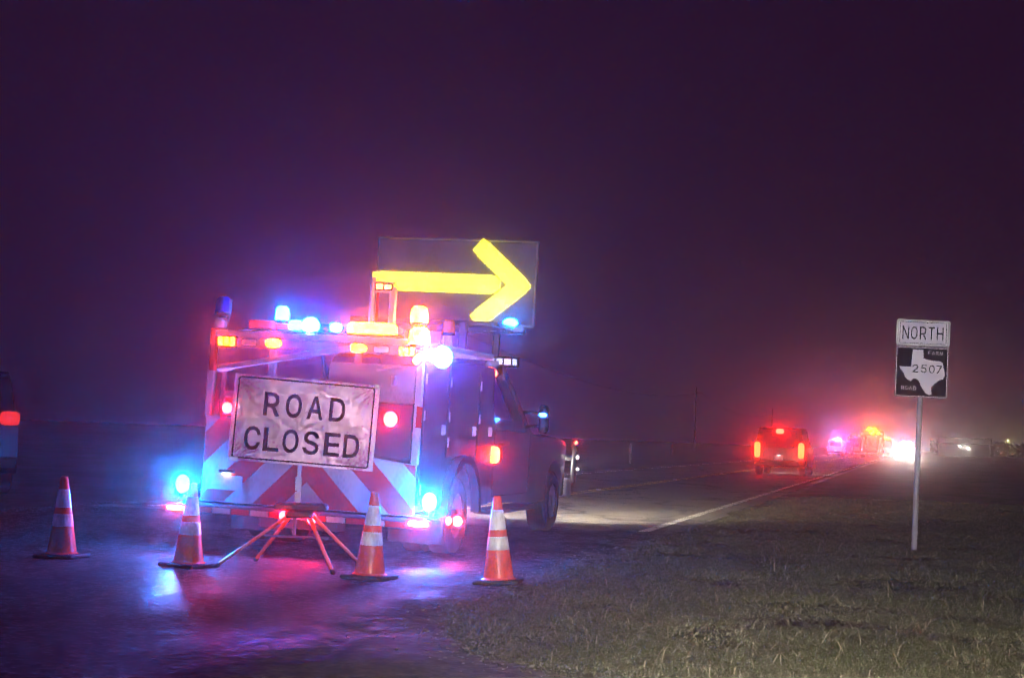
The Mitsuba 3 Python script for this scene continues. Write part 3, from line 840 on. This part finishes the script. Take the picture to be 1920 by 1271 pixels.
def band(z0, z1, g):
    n = 6
    zs = np.linspace(z0, z1, n)
    p = [(cone_r(z) + g, z) for z in zs]
    return [(cone_r(z0) - 0.004, z0)] + p + [(cone_r(z1) - 0.004, z1)]


cone_parts = {
    'base': (join(bx(0.37, 0.37, 0.035, (0, 0, 0.022), 0.012), *[bx(0.05, 0.05, 0.012, (sx * 0.15, sy * 0.15, 0.006), 0.004) for sx in (-1, 1) for sy in (-1, 1)]), 'rubber'),
    'body': (lathe([(0.150, 0.036), (0.140, 0.045), (cone_r(0.055), 0.055)] + [(cone_r(z), z) for z in np.linspace(0.07, CH - 0.03, 8)] + [(0.033, CH - 0.012), (0.022, CH), (0.016, CH - 0.004), (0.016, CH - 0.06), (0.0, CH - 0.06)], 36), 'orange_vinyl'),
    'upper_band': (lathe(band(CH * 0.617, CH * 0.842, 0.002), 36), 'band_sheeting'),
    'lower_band': (lathe(band(CH * 0.39, CH * 0.54, 0.002), 36), 'band_sheeting'),
}
cone_ply = {k: mikit.ply(m, b, smooth=40) for k, (m, b) in cone_parts.items()}
cone_at = [(-3.90, 13.97, 12, -1.0, 'orange cone farthest from the sign, standing alone by the dark verge'),
           (-2.69, 13.50, 28, 1.2, 'orange cone whose black base touches a leg of the road closed sign'),
           (-1.10, 12.99, 20, 1.5, 'orange cone in front of the red and white chevrons at the right of the sign'),
           (-0.04, 12.96, 8, -3.0, 'orange cone beside the grass, leaning slightly, closest to the dark cab side')]
for x, y, yaw, lean, lab in cone_at:
    c = thing('traffic_cone', lab, 'traffic cone', 'orange cones in a row across the road')
    M = frame(x, y, yaw, 0.0, lean)
    for k, d in cone_ply.items():
        scene[f'{c}__{k}'] = {**d, 'to_world': T(M)}

# ------------------------------------------------------------------ route marker
FM = frame(4.885, 18.88, 6.0, 0.0, 1.2)
rm = thing('route_marker', 'white NORTH plate over a black square with a pale Texas outline on one post', 'road sign')
put('post', tube((-0.0, 0.03, -0.1), (0, 0.03, 2.74), 0.033, 16), 'galvanised', rm, FM)
npz0, npz1 = 2.455, 2.765
k1 = numbered(f'{rm}__north_plate')
labels[k1] = {'label': 'white plate reading NORTH'}
put('panel', slab(sg.box(-0.285, npz0 + 0.03, 0.285, npz1 - 0.03).buffer(0.03), -0.004, 0.004), 'steel', k1, FM, smooth=False)
put('sheeting', slab(sg.box(-0.275, npz0 + 0.03, 0.275, npz1 - 0.03).buffer(0.012), -0.006, 0.0018), 'sign_white', k1, FM, smooth=False)
rg = sg.box(-0.265, npz0 + 0.035, 0.265, npz1 - 0.035).buffer(0.01)
put('border', slab(rg.difference(rg.buffer(-0.006)), -0.0075, 0.0012), 'sign_black', k1, FM, smooth=False)
for c, x in zip('NORTH', (-0.205, -0.105, 0.0, 0.098, 0.20)):
    letter(c, x, npz0 + 0.075, 0.155, 0.078, k1, 'sign_black', FM, -0.0075, 0.0014, False)
k2 = numbered(f'{rm}__route_panel')
labels[k2] = {'label': 'black square panel with a pale state outline and the number 2507'}
f0, f1 = 1.835, 2.44
put('panel', slab(sg.box(-0.28, f0 + 0.03, 0.28, f1 - 0.03).buffer(0.03), -0.004, 0.004), 'sign_black', k2, FM, smooth=False)
rg = sg.box(-0.28, f0 + 0.03, 0.28, f1 - 0.03).buffer(0.024)
put('border', slab(rg.difference(rg.buffer(-0.009)), -0.0058, 0.0016), 'sign_white', k2, FM, smooth=False)
# the state outline, traced in units of the panel (0..1 right, 0..1 up)
tex = [(0.305, 0.965), (0.515, 0.965), (0.52, 0.80), (0.56, 0.775), (0.66, 0.755), (0.76, 0.745), (0.86, 0.745), (0.92, 0.715), (0.93, 0.62), (0.965, 0.52), (0.965, 0.45), (0.93, 0.385), (0.86, 0.36), (0.77, 0.28), (0.71, 0.22), (0.70, 0.14), (0.71, 0.06), (0.66, 0.045),
       (0.60, 0.075), (0.55, 0.14), (0.50, 0.22), (0.46, 0.315), (0.40, 0.37), (0.33, 0.375), (0.29, 0.315), (0.22, 0.345), (0.17, 0.40), (0.14, 0.47), (0.04, 0.605), (0.285, 0.605)]
tp = sg.Polygon([(-0.29 + 0.58 * x, f0 + 0.01 + 0.58 * y) for x, y in tex]).buffer(0.006).buffer(-0.004)
put('state_outline', slab(tp, -0.0062, 0.002), 'sign_white', k2, FM, smooth=False)
for c, x in zip('2507', (0.37, 0.545, 0.705, 0.85)):
    letter(c, -0.29 + 0.58 * x, f0 + 0.01 + 0.58 * 0.495, 0.095, 0.066, k2, 'sign_black', FM, -0.0075, 0.0012, False, 'digit')
for i, c in enumerate('FARM'):
    letter(c, -0.29 + 0.58 * (0.645 + 0.08 * i), f0 + 0.01 + 0.58 * 0.875, 0.042, 0.034, k2, 'sign_white', FM, -0.0055, 0.0012, False)
for i, c in enumerate('ROAD'):
    letter(c, -0.29 + 0.58 * (0.13 + 0.08 * i), f0 + 0.01 + 0.58 * 0.13, 0.045, 0.036, k2, 'sign_white', FM, -0.0055, 0.0012, False)
for z in (npz0 + 0.03, npz1 - 0.03):
    put('bolt', tube((0, -0.012, z), (0, 0.0, z), 0.008), 'steel', rm, FM)


# ------------------------------------------------------------------ other vehicles
def suv(name, label, x, y, yaw, paint, rear=None, stop=None, head=None, bar_lights=None, group=None, plate=True, L=4.9, Wd=1.95, Hh=1.85, cat='car', tail_lens='lit_lens', tw=0.17, th=0.36, tz=0.98, sw=0.24, sh=0.09):
    """an upright sport utility: the rear is at y = 0 and it heads +y"""
    k = thing(name, label, cat, group)
    M = frame(x, y, yaw)
    w = Wd / 2
    body = prism([(0.03, 0.42), (0.0, 0.62), (0.02, 1.08), (L - 0.9, 1.12), (L - 0.1, 0.98), (L, 0.8), (L - 0.02, 0.42), (L - 0.3, 0.34), (0.3, 0.34)], -w, w)
    mf = man(body)
    ar = turn(trimesh.creation.cylinder(radius=0.42, height=4, sections=28), 90, (0, 1, 0))
    for yy in (0.95, L - 0.95):
        mf = mf - man(move(ar, 0, yy, 0.38))
    b = tri(mf.refine_to_length(0.5))
    v = b.vertices.copy()
    t = np.clip((v[:, 1] - (L - 0.8)) / 0.8, 0, 1)
    v[:, 0] *= 1 - 0.12 * t * t
    t = np.clip((0.3 - v[:, 1]) / 0.3, 0, 1)
    v[:, 0] *= 1 - 0.03 * t
    b.vertices = v
    put('body', b, paint, k, M)
    gh = prism([(0.06, 1.07), (0.20, Hh - 0.1), (0.42, Hh), (2.35, Hh), (2.75, Hh - 0.07), (L - 1.35, 1.1)], -w + 0.05, w - 0.05)
    g = tri(man(gh).refine_to_length(0.5))
    v = g.vertices.copy()
    t = np.clip((v[:, 2] - 1.1) / (Hh - 1.1), 0, 1)
    v[:, 0] *= 1 - 0.14 * t
    g.vertices = v
    put('cabin', g, paint, k, M)
    # rear window follows the tailgate's slope
    put('rear_window', trimesh.convex.convex_hull([(-0.68, 0.085, 1.18), (0.68, 0.085, 1.18), (-0.60, 0.178, Hh - 0.17), (0.60, 0.178, Hh - 0.17), (-0.66, 0.067, 1.18), (0.66, 0.067, 1.18), (-0.58, 0.16, Hh - 0.17), (0.58, 0.16, Hh - 0.17)]), 'dark_glass', k, M)
    for sx in (-1, 1):
        pts = []
        for (yy, zz) in ((0.5, 1.17), (0.55, Hh - 0.17), (2.3, Hh - 0.17), (L - 1.75, 1.17)):
            tt = (zz - 1.1) / (Hh - 1.1)
            xx = (w - 0.05) * (1 - 0.14 * tt)
            pts += [(sx * (xx + 0.004), yy, zz), (sx * (xx - 0.02), yy, zz)]
        put('side_window', trimesh.convex.convex_hull(pts), 'dark_glass', k, M)
        wheel(sx * (w - 0.13), 0.95, 0.24, k, M, 0.37)
        wheel(sx * (w - 0.13), L - 0.95, 0.24, k, M, 0.37)
        lamp('tail_light', k, M, (sx * (w - 0.02 - tw / 2), 0.0, tz), tw, th, (DULL if rear < 1 else RED, rear) if rear else None, tail_lens if rear else 'red_lens', square=4)
        if head:
            put('headlight', move(turn(cap(0.26, 0.17, 0.03, square=3), 180), sx * (w - 0.32), L + 0.0, 0.80), 'lit_lens', k, M, smooth=True, light=(WHITE, head))
        else:
            put('headlight', move(turn(cap(0.26, 0.17, 0.03, square=3), 180), sx * (w - 0.32), L + 0.0, 0.80), 'clear_lens', k, M, smooth=True)
    put('rear_bumper', span(-w + 0.04, w - 0.04, -0.10, 0.06, 0.40, 0.60, 0.03), 'black_plastic', k, M)
    put('windshield', trimesh.convex.convex_hull([(-0.72, L - 1.45, 1.16), (0.72, L - 1.45, 1.16), (-0.62, 2.72, Hh - 0.1), (0.62, 2.72, Hh - 0.1), (-0.72, L - 1.50, 1.16), (0.72, L - 1.50, 1.16), (-0.62, 2.69, Hh - 0.1), (0.62, 2.69, Hh - 0.1)]), 'dark_glass', k, M)
    if stop:
        lamp('high_stop_light', k, M, (0, 0.13, Hh - 0.04 - sh / 2), sw, sh, (RED, stop), 'lit_lens', square=3)
    if plate:
        pk = numbered(f'{k}__licence_plate')
        put('panel', span(-0.16, 0.16, -0.125, -0.105, 0.60, 0.76, 0.004), 'sign_white', pk, M)
        put('lamp', span(-0.06, 0.06, -0.15, -0.12, 0.775, 0.79, 0.003), 'lit_lens', pk, M, light=(WHITE, 0.05))
    if bar_lights:
        lk = numbered(f'{k}__roof_light_bar')
        put('base', span(-0.6, 0.6, 1.35, 1.65, Hh, Hh + 0.05, 0.01), 'black_plastic', lk, M)
        for i, (x0, x1, c, it) in enumerate(bar_lights):
            put('pod', span(x0, x1, 1.38, 1.62, Hh + 0.051, Hh + 0.16, 0.03), 'lit_lens', lk, M, light=(c, it))
    return k, M


# the one braking ahead in the lane
suv('sport_utility_vehicle', 'dark sport utility vehicle braking in the lane ahead, three red lights lit', 10.41, 60.6, ROAD + 1.0, 'dark_paint', rear=9.0, stop=8.5, head=25.0, tw=0.24, th=0.60, tz=0.98, sw=0.32, sh=0.20)  # rear lenses drawn oversize to take in the bloom of the lamps
# partly in view at the left edge
ek, EM = suv('pickup_truck', 'dark vehicle cut off by the picture edge with one red tail light showing', -8.50, 24.2, -24.0, 'dark_paint', rear=0.06, tail_lens='red_lens', Hh=1.93, tw=0.30, th=0.22, tz=1.20)

# far emergency scene
suv('patrol_car', 'far patrol car flashing blue and white to the right of the braking vehicle', *at_road(190, -6.0)[:2] + np.array([-3.0, 0]), ROAD, 'silver_paint', rear=14, bar_lights=[(-0.55, -0.2, RED, 30), (-0.15, 0.15, glow(0.8, 0.7, 1.0), 60), (0.2, 0.55, BLUE, 130)])


def fire_truck():
    k = thing('fire_truck', 'far fire truck with amber roof lights between the patrol car and the white glare', 'fire truck')
    M = frame(*at_road(182, -4.6)[:2], ROAD)
    put('body', join(span(-1.25, 1.25, 0, 5.2, 0.55, 2.9, 0.05), span(-1.2, 1.2, 0.05, 5.0, 2.9, 3.1, 0.04)), 'red_paint', k, M)
    put('cab', prism([(5.3, 0.5), (5.3, 2.85), (7.3, 2.85), (7.75, 2.0), (7.8, 0.5)], -1.2, 1.2), 'red_paint', k, M)
    put('roller_door', span(-0.55, 0.55, -0.02, 0.0, 0.9, 2.5, 0.005), 'steel', k, M)
    put('rear_bumper', span(-1.25, 1.25, -0.45, 0.0, 0.4, 0.58, 0.02), 'steel', k, M)
    for x in (-1.2, 0.65):
        put('stripe', slab(sg.Polygon([(x, 0.65), (x + 0.2, 0.65), (x + 0.45, 2.3), (x + 0.25, 2.3)]), -0.012, 0.01), 'white_sheeting', k, M, smooth=False)
    for sx in (-1, 1):
        wheel(sx * 1.05, 1.7, 0.4, k, M, 0.52)
        wheel(sx * 1.08, 6.7, 0.32, k, M, 0.52)
        lamp('tail_light', k, M, (sx * 1.02, -0.02, 0.95), 0.18, 0.30, (RED, 14), 'lit_lens', square=4)
        lamp('marker_light', k, M, (sx * 1.08, -0.02, 2.72), 0.22, 0.18, (RED, 12), 'lit_lens', square=4)
        lamp('marker_light', k, M, (sx * 0.45, -0.47, 0.50), 0.14, 0.10, (RED, 7), 'lit_lens', square=4)
    for x, z, i in ((-0.35, 3.1, 45), (0.0, 3.1, 45), (0.35, 3.1, 45), (0.0, 2.75, 45), (0.72, 2.72, 20)):
        put('beacon', move(trimesh.creation.icosphere(2, 0.17), x, -0.08 if z < 3 else 0.2, z + 0.1), 'lit_lens', k, M, light=(AMBER, i))
    return k


fire_truck()
# oncoming vehicles with their headlights on
suv('parked_van', 'far vehicle facing the camera with blinding white headlights beside the sign post', *(at_road(170, -0.6)[:2]), ROAD + 184, 'silver_paint', head=64, bar_lights=[(-0.5, -0.1, RED, 30), (0.1, 0.5, BLUE, 30)], plate=False)
for j, (s, n, lab) in enumerate(((205, -8.5, 'far stopped car with red tail lights at the left of the patrol car'), (215, -3.6, 'far stopped car with red tail lights at the right of the fire truck'))):
    suv('stopped_car', lab, *(at_road(s, n)[:2]), ROAD, 'dark_paint', rear=14, stop=10, group=None)


suv('ambulance', 'far tall ambulance with red lights at its upper corners behind the patrol car', *(at_road(222, -8.0)[:2]), ROAD, 'white_paint', rear=14, stop=12, Hh=2.6, L=6.0, Wd=2.2, sw=0.9, sh=0.2, bar_lights=[(-0.55, -0.25, RED, 30), (0.25, 0.55, RED, 30)], plate=False)
suv('utility_truck', 'far service truck with an amber flasher between the fire truck and the white glare', *(at_road(196, -3.2)[:2]), ROAD, 'white_paint', rear=14, Hh=2.3, bar_lights=[(-0.3, 0.3, AMBER, 45)], plate=False)
suv('rescue_car', 'far car with a small blue flasher between the patrol car and the fire truck', *(at_road(240, -5.2)[:2]), ROAD, 'dark_paint', rear=18, stop=12, bar_lights=[(-0.5, -0.1, BLUE, 60), (0.1, 0.5, RED, 40)], plate=False)


# roadside posts with reflectors
def delineator(x, y, lab, bright):
    k = thing('delineator_post', lab, 'marker post', 'thin marker posts along the far verge')
    M = frame(x, y, ROAD)
    put('stake', span(-0.045, 0.045, -0.006, 0.006, 0.0, 1.0, 0.003), 'sign_white' if bright else 'grey_paint', k, M)
    put('reflector', span(-0.04, 0.04, -0.012, -0.007, 0.55, 0.92, 0.003), 'sign_white' if bright else 'red_lens', k, M)


delineator(5.9, 76.0, 'thin white marker post on the far verge past the truck cab', True)
delineator(13.6, 131.0, 'faint thin marker post farther along the verge towards the braking vehicle', False)

# ------------------------------------------------------------------ power line on the far side of the road
pole_s = [95, 215, 335]
PN, PH = -29.0, 8.6
for i, s in enumerate(pole_s):
    k = thing('utility_pole', ('wooden utility pole mostly hidden behind the arrow board', 'thin wooden utility pole standing between the truck and the braking vehicle', 'farthest wooden utility pole, rising behind the braking vehicle')[i], 'utility pole', 'utility poles carrying the wire')
    M = frame(*at_road(s, PN)[:2], ROAD)
    put('trunk', lathe([(0, -0.3), (0.11, -0.3), (0.07, PH), (0, PH)], 12), 'wood', k, M)
    put('bracket', span(0.05, 0.66, -0.03, 0.03, PH - 0.82, PH - 0.76, 0.01), 'wood', k, M)
wv = []
for a, b in zip(pole_s, pole_s[1:]):
    for t in np.linspace(0, 1, 13)[:-1]:
        wv.append(at_road(a + (b - a) * t, PN + 0.6, PH - 0.75 - 1.9 * 4 * t * (1 - t)))
wv.append(at_road(pole_s[-1], PN + 0.6, PH - 0.75))
put('power_line', join(*[tube(a, b, 0.016, 5) for a, b in zip(wv, wv[1:])]), 'wire')
labels['power_line'] = {'label': 'single sagging wire strung between the dark poles', 'category': 'wire'}


# ------------------------------------------------------------------ far right: farm lights and scrub
def shed(x, y, yaw, lab):
    k = thing('farm_shed', lab, 'shed')
    M = frame(x, y, yaw)
    put('wall', span(-5, 5, 0, 6, -0.05, 2.5, 0.02), 'wall_pale', k, M)
    put('roof', prism([(-0.5, 2.45), (3, 3.6), (6.5, 2.45), (6.5, 2.55), (3, 3.75), (-0.5, 2.55)], -5.3, 5.3), 'roof_dark', k, M)
    for x0, z, s, i in ((-0.75, 2.0, 0.32, 60), (0.75, 1.75, 0.26, 36)):
        lamp('wall_lamp', k, M, (x0, -0.06, z), s, s * 1.5, (WHITE, i), 'lit_lens', depth=0.05)
    return k


shed(92.5, 320.0, 18.0, 'far pale shed with two white wall lamps at the right of the sign post')
yl = thing('yard_light', 'lone far yellowish lamp on a pole near the picture edge', 'lamp post')
YM = frame(104.5, 330.0, 15)
put('pole', lathe([(0, -0.2), (0.09, -0.2), (0.06, 3.6), (0, 3.6)], 10), 'dark_steel', yl, YM)
put('arm', tube((0, 0, 3.5), (0, -0.6, 3.65), 0.03), 'dark_steel', yl, YM)
put('bulb', trimesh.creation.icosphere(2, 0.24).apply_translation((0, -0.7, 3.55)), 'lit_lens', yl, YM, light=(glow(1.0, 0.95, 0.35), 30))


def scrub():
    r = np.random.default_rng(11)
    n = 12000
    a = np.radians(r.uniform(15, 30, n))
    d = r.uniform(345, 380, n)
    x, y = d * np.sin(a), d * np.cos(a)
    hgt = 1.6 + 2.0 * meshkit.fbm(np.stack([np.degrees(a) * 2.2, a * 0, a * 0], -1), 4, 3)
    z = hgt * np.sqrt(r.uniform(0, 1, n))
    c = np.stack([x, y, z], -1)
    u = r.normal(size=(n, 3))
    u /= np.linalg.norm(u, axis=1, keepdims=True)
    w = np.cross(u, r.normal(size=(n, 3)))
    w /= np.linalg.norm(w, axis=1, keepdims=True)
    s = r.uniform(0.25, 0.6, (n, 1))
    v = np.stack([c - u * s, c + w * s * 0.6, c + u * s, c - w * s * 0.6], 1).reshape(-1, 3)
    i = np.arange(n)[:, None] * 4
    return trimesh.Trimesh(v, np.vstack([i + [0, 1, 2], i + [0, 2, 3]]), process=False)


put('undergrowth', scrub(), 'leaf_dark', smooth=False)
labels['undergrowth'] = {'label': 'low dark scrub along the horizon', 'kind': 'stuff'}


# ------------------------------------------------------------------ grass on the verge
def grass():
    r = np.random.default_rng(5)
    xs, ys = [], []
    # denser close to the camera
    n = 1000000
    d = 6.8 + 30 * r.uniform(0, 1, n) ** 1.7
    ang = np.radians(r.uniform(-2.5, 21.5, n))
    x, y = d * np.tan(ang), d
    far = off_road(x, y)
    clump = meshkit.fbm(np.stack([x * 1.6, y * 1.6, x * 0], -1), 3, 8)
    big = meshkit.fbm(np.stack([x * 0.5, y * 0.5, x * 0], -1), 2, 21)
    keep = (far > -0.22) & (r.uniform(0, 1, n) < np.clip((far + 0.2) / 0.75, 0.0, 1) ** 1.5 * np.clip((clump - 0.22) * 3.0, 0.12, 1) * np.clip((big - 0.1) * 2.4, 0.3, 1))
    x, y, far, clump = x[keep], y[keep], far[keep], clump[keep]
    k = 330000
    x, y, far, clump = x[:k], y[:k], far[:k], clump[:k]
    n = len(x)
    z = ground_z(x, y)
    h = (0.018 + 0.038 * r.uniform(0, 1, n) ** 2) * (0.35 + 1.5 * clump ** 1.5 * 1.4) * np.clip(0.45 + far / 2.0, 0.3, 1)
    stalk = r.uniform(0, 1, n) < 0.005
    h = np.where(stalk, h * 1.7 + 0.05, h)
    wd = np.where(stalk, 0.0018, 0.0027) * r.uniform(0.7, 1.5, n) * (1 + y / 30)
    a = r.uniform(0, 2 * np.pi, n)
    lean = r.uniform(0.7, 3.6, n)
    di = np.stack([np.cos(a), np.sin(a)], 1)
    pe = np.stack([-di[:, 1], di[:, 0]], 1)
    p0 = np.stack([x, y], 1)
    p1 = p0 + di * (h * lean * 0.35)[:, None]
    p2 = p0 + di * (h * lean)[:, None]
    v = np.zeros((n, 5, 3))
    v[:, 0, :2], v[:, 1, :2] = p0 - pe * wd[:, None], p0 + pe * wd[:, None]
    v[:, 2, :2], v[:, 3, :2] = p1 - pe * wd[:, None] * 0.8, p1 + pe * wd[:, None] * 0.8
    v[:, 4, :2] = p2
    v[:, :2, 2] = (z - 0.01)[:, None]
    v[:, 2:4, 2] = (z + h * 0.6)[:, None]
    v[:, 4, 2] = z + h * np.sqrt(np.clip(1.05 - lean * 0.28, 0.14, 1))
    i = np.arange(n)[:, None] * 5
    f = np.vstack([i + [0, 1, 3], i + [0, 3, 2], i + [2, 3, 4]])
    green = np.array([0.08, 0.095, 0.045])
    straw = np.array([0.24, 0.205, 0.14])
    t = np.clip(r.normal(0.32, 0.25, n) + 0.5 * (0.5 - clump), 0, 1)
    t = np.where(stalk, np.clip(t + 0.6, 0, 1), t)
    c = (green * (1 - t[:, None]) + straw * t[:, None]) * r.uniform(0.45, 1.5, (n, 1))
    return trimesh.Trimesh(v.reshape(-1, 3), f, process=False), np.repeat(c, 5, axis=0)


gm, gc = grass()
scene['grass'] = mikit.ply(gm, 'grass_blade', smooth=False, color=gc)
labels['grass'] = {'label': 'rough short grass and dry stalks on the verge by the camera', 'kind': 'stuff'}


def gravel():
    r = np.random.default_rng(17)
    e = np.array(pave.segmentize(0.05).exterior.coords)
    e = e[(np.abs(e[:, 0]) < 7) & (e[:, 1] > 6) & (e[:, 1] < 24)]
    n = 5000
    c = e[r.integers(0, len(e), n)] + r.normal(0.05, 0.22, (n, 2))
    s = r.uniform(0.003, 0.009, n) * (1 + (r.uniform(0, 1, n) < 0.05) * 0.9)
    base = trimesh.creation.icosahedron().vertices
    faces = trimesh.creation.icosahedron().faces
    v = base[None] * (s[:, None, None] * r.uniform(0.6, 1.3, (n, 12, 1))) * np.stack([r.uniform(0.8, 1.4, n), r.uniform(0.8, 1.4, n), r.uniform(0.5, 0.9, n)], 1)[:, None]
    v[..., :2] += c[:, None]
    v[..., 2] += (np.maximum(ground_z(c[:, 0], c[:, 1]), 0) + s * 0.25)[:, None]
    f = (faces[None] + (np.arange(n) * 12)[:, None, None]).reshape(-1, 3)
    g = np.repeat(r.uniform(0.08, 0.26, (n, 1)) * np.array([1.0, 0.93, 0.82]), 12, axis=0)
    return trimesh.Trimesh(v.reshape(-1, 3), f, process=False), g


vm, vc = gravel()
scene['stone'] = {'type': 'twosided', 'bsdf': {'type': 'diffuse', 'reflectance': {'type': 'mesh_attribute', 'name': 'vertex_color'}}}
scene['gravel'] = mikit.ply(vm, 'stone', smooth=False, color=vc)
labels['gravel'] = {'label': 'loose gravel strewn along the ragged pavement edge', 'kind': 'stuff'}

# ------------------------------------------------------------------ the car the picture is taken from, behind and below the camera, with its headlights on
CM = frame(0.42, -2.75, 6.0)


def own_car():
    k = thing('waiting_car', 'silver car waiting at the closure with its headlights on', 'car')
    w = 0.92
    mf = man(prism([(0, 0.4), (-0.02, 0.75), (0.1, 0.95), (1.0, 0.98), (2.9, 0.92), (3.9, 0.84), (4.5, 0.72), (4.62, 0.5), (4.5, 0.25), (0.2, 0.25)], -w, w))
    ar = turn(trimesh.creation.cylinder(radius=0.38, height=4, sections=28), 90, (0, 1, 0))
    for yy in (0.85, 3.65):
        mf = mf - man(move(ar, 0, yy, 0.32))
    put('body', tri(mf), 'silver_paint', k, CM)
    put('cabin', prism([(0.35, 0.95), (0.85, 1.40), (1.9, 1.43), (2.35, 1.38), (2.5, 1.3), (2.55, 0.95)], -w + 0.12, w - 0.12), 'dark_glass', k, CM)
    for sx in (-1, 1):
        wheel(sx * 0.8, 0.85, 0.22, k, CM, 0.32)
        wheel(sx * 0.8, 3.65, 0.22, k, CM, 0.32)
        put('headlight', move(turn(cap(0.30, 0.13, 0.03, square=3), 180), sx * 0.66, 4.61, 0.62), 'clear_lens', k, CM, smooth=True)
        o = (CM @ np.array([sx * 0.66, 4.72, 0.64, 1]))[:3]
        t = (CM @ np.array([sx * 0.66 + 0.25, 4.72 + 20, 0.64 - 0.55, 1]))[:3]
        scene[f'{k}__beam' if sx < 0 else f'{k}__beam_001'] = {'type': 'spot', 'to_world': T().look_at(origin=o.tolist(), target=t.tolist(), up=[0, 0, 1]), 'intensity': rgb(*(np.array((285, 266, 228)) * DIM)),
                                                              'cutoff_angle': 24.0, 'beam_width': 6.0, 'sampling_weight': 14.0}
    return k


own_car()

# ------------------------------------------------------------------ haze
scene['haze_edge'] = {'type': 'null'}
scene['haze'] = {'type': 'cube', 'to_world': T().translate([0, 0, 4.1]).scale([1050, 1050, 5.2]), 'bsdf': {'type': 'ref', 'id': 'haze_edge'}, 'interior': {'type': 'ref', 'id': 'haze_air'}}
labels['haze'] = {'label': 'thin mist added to imitate lens glow round the lamps', 'kind': 'stuff'}
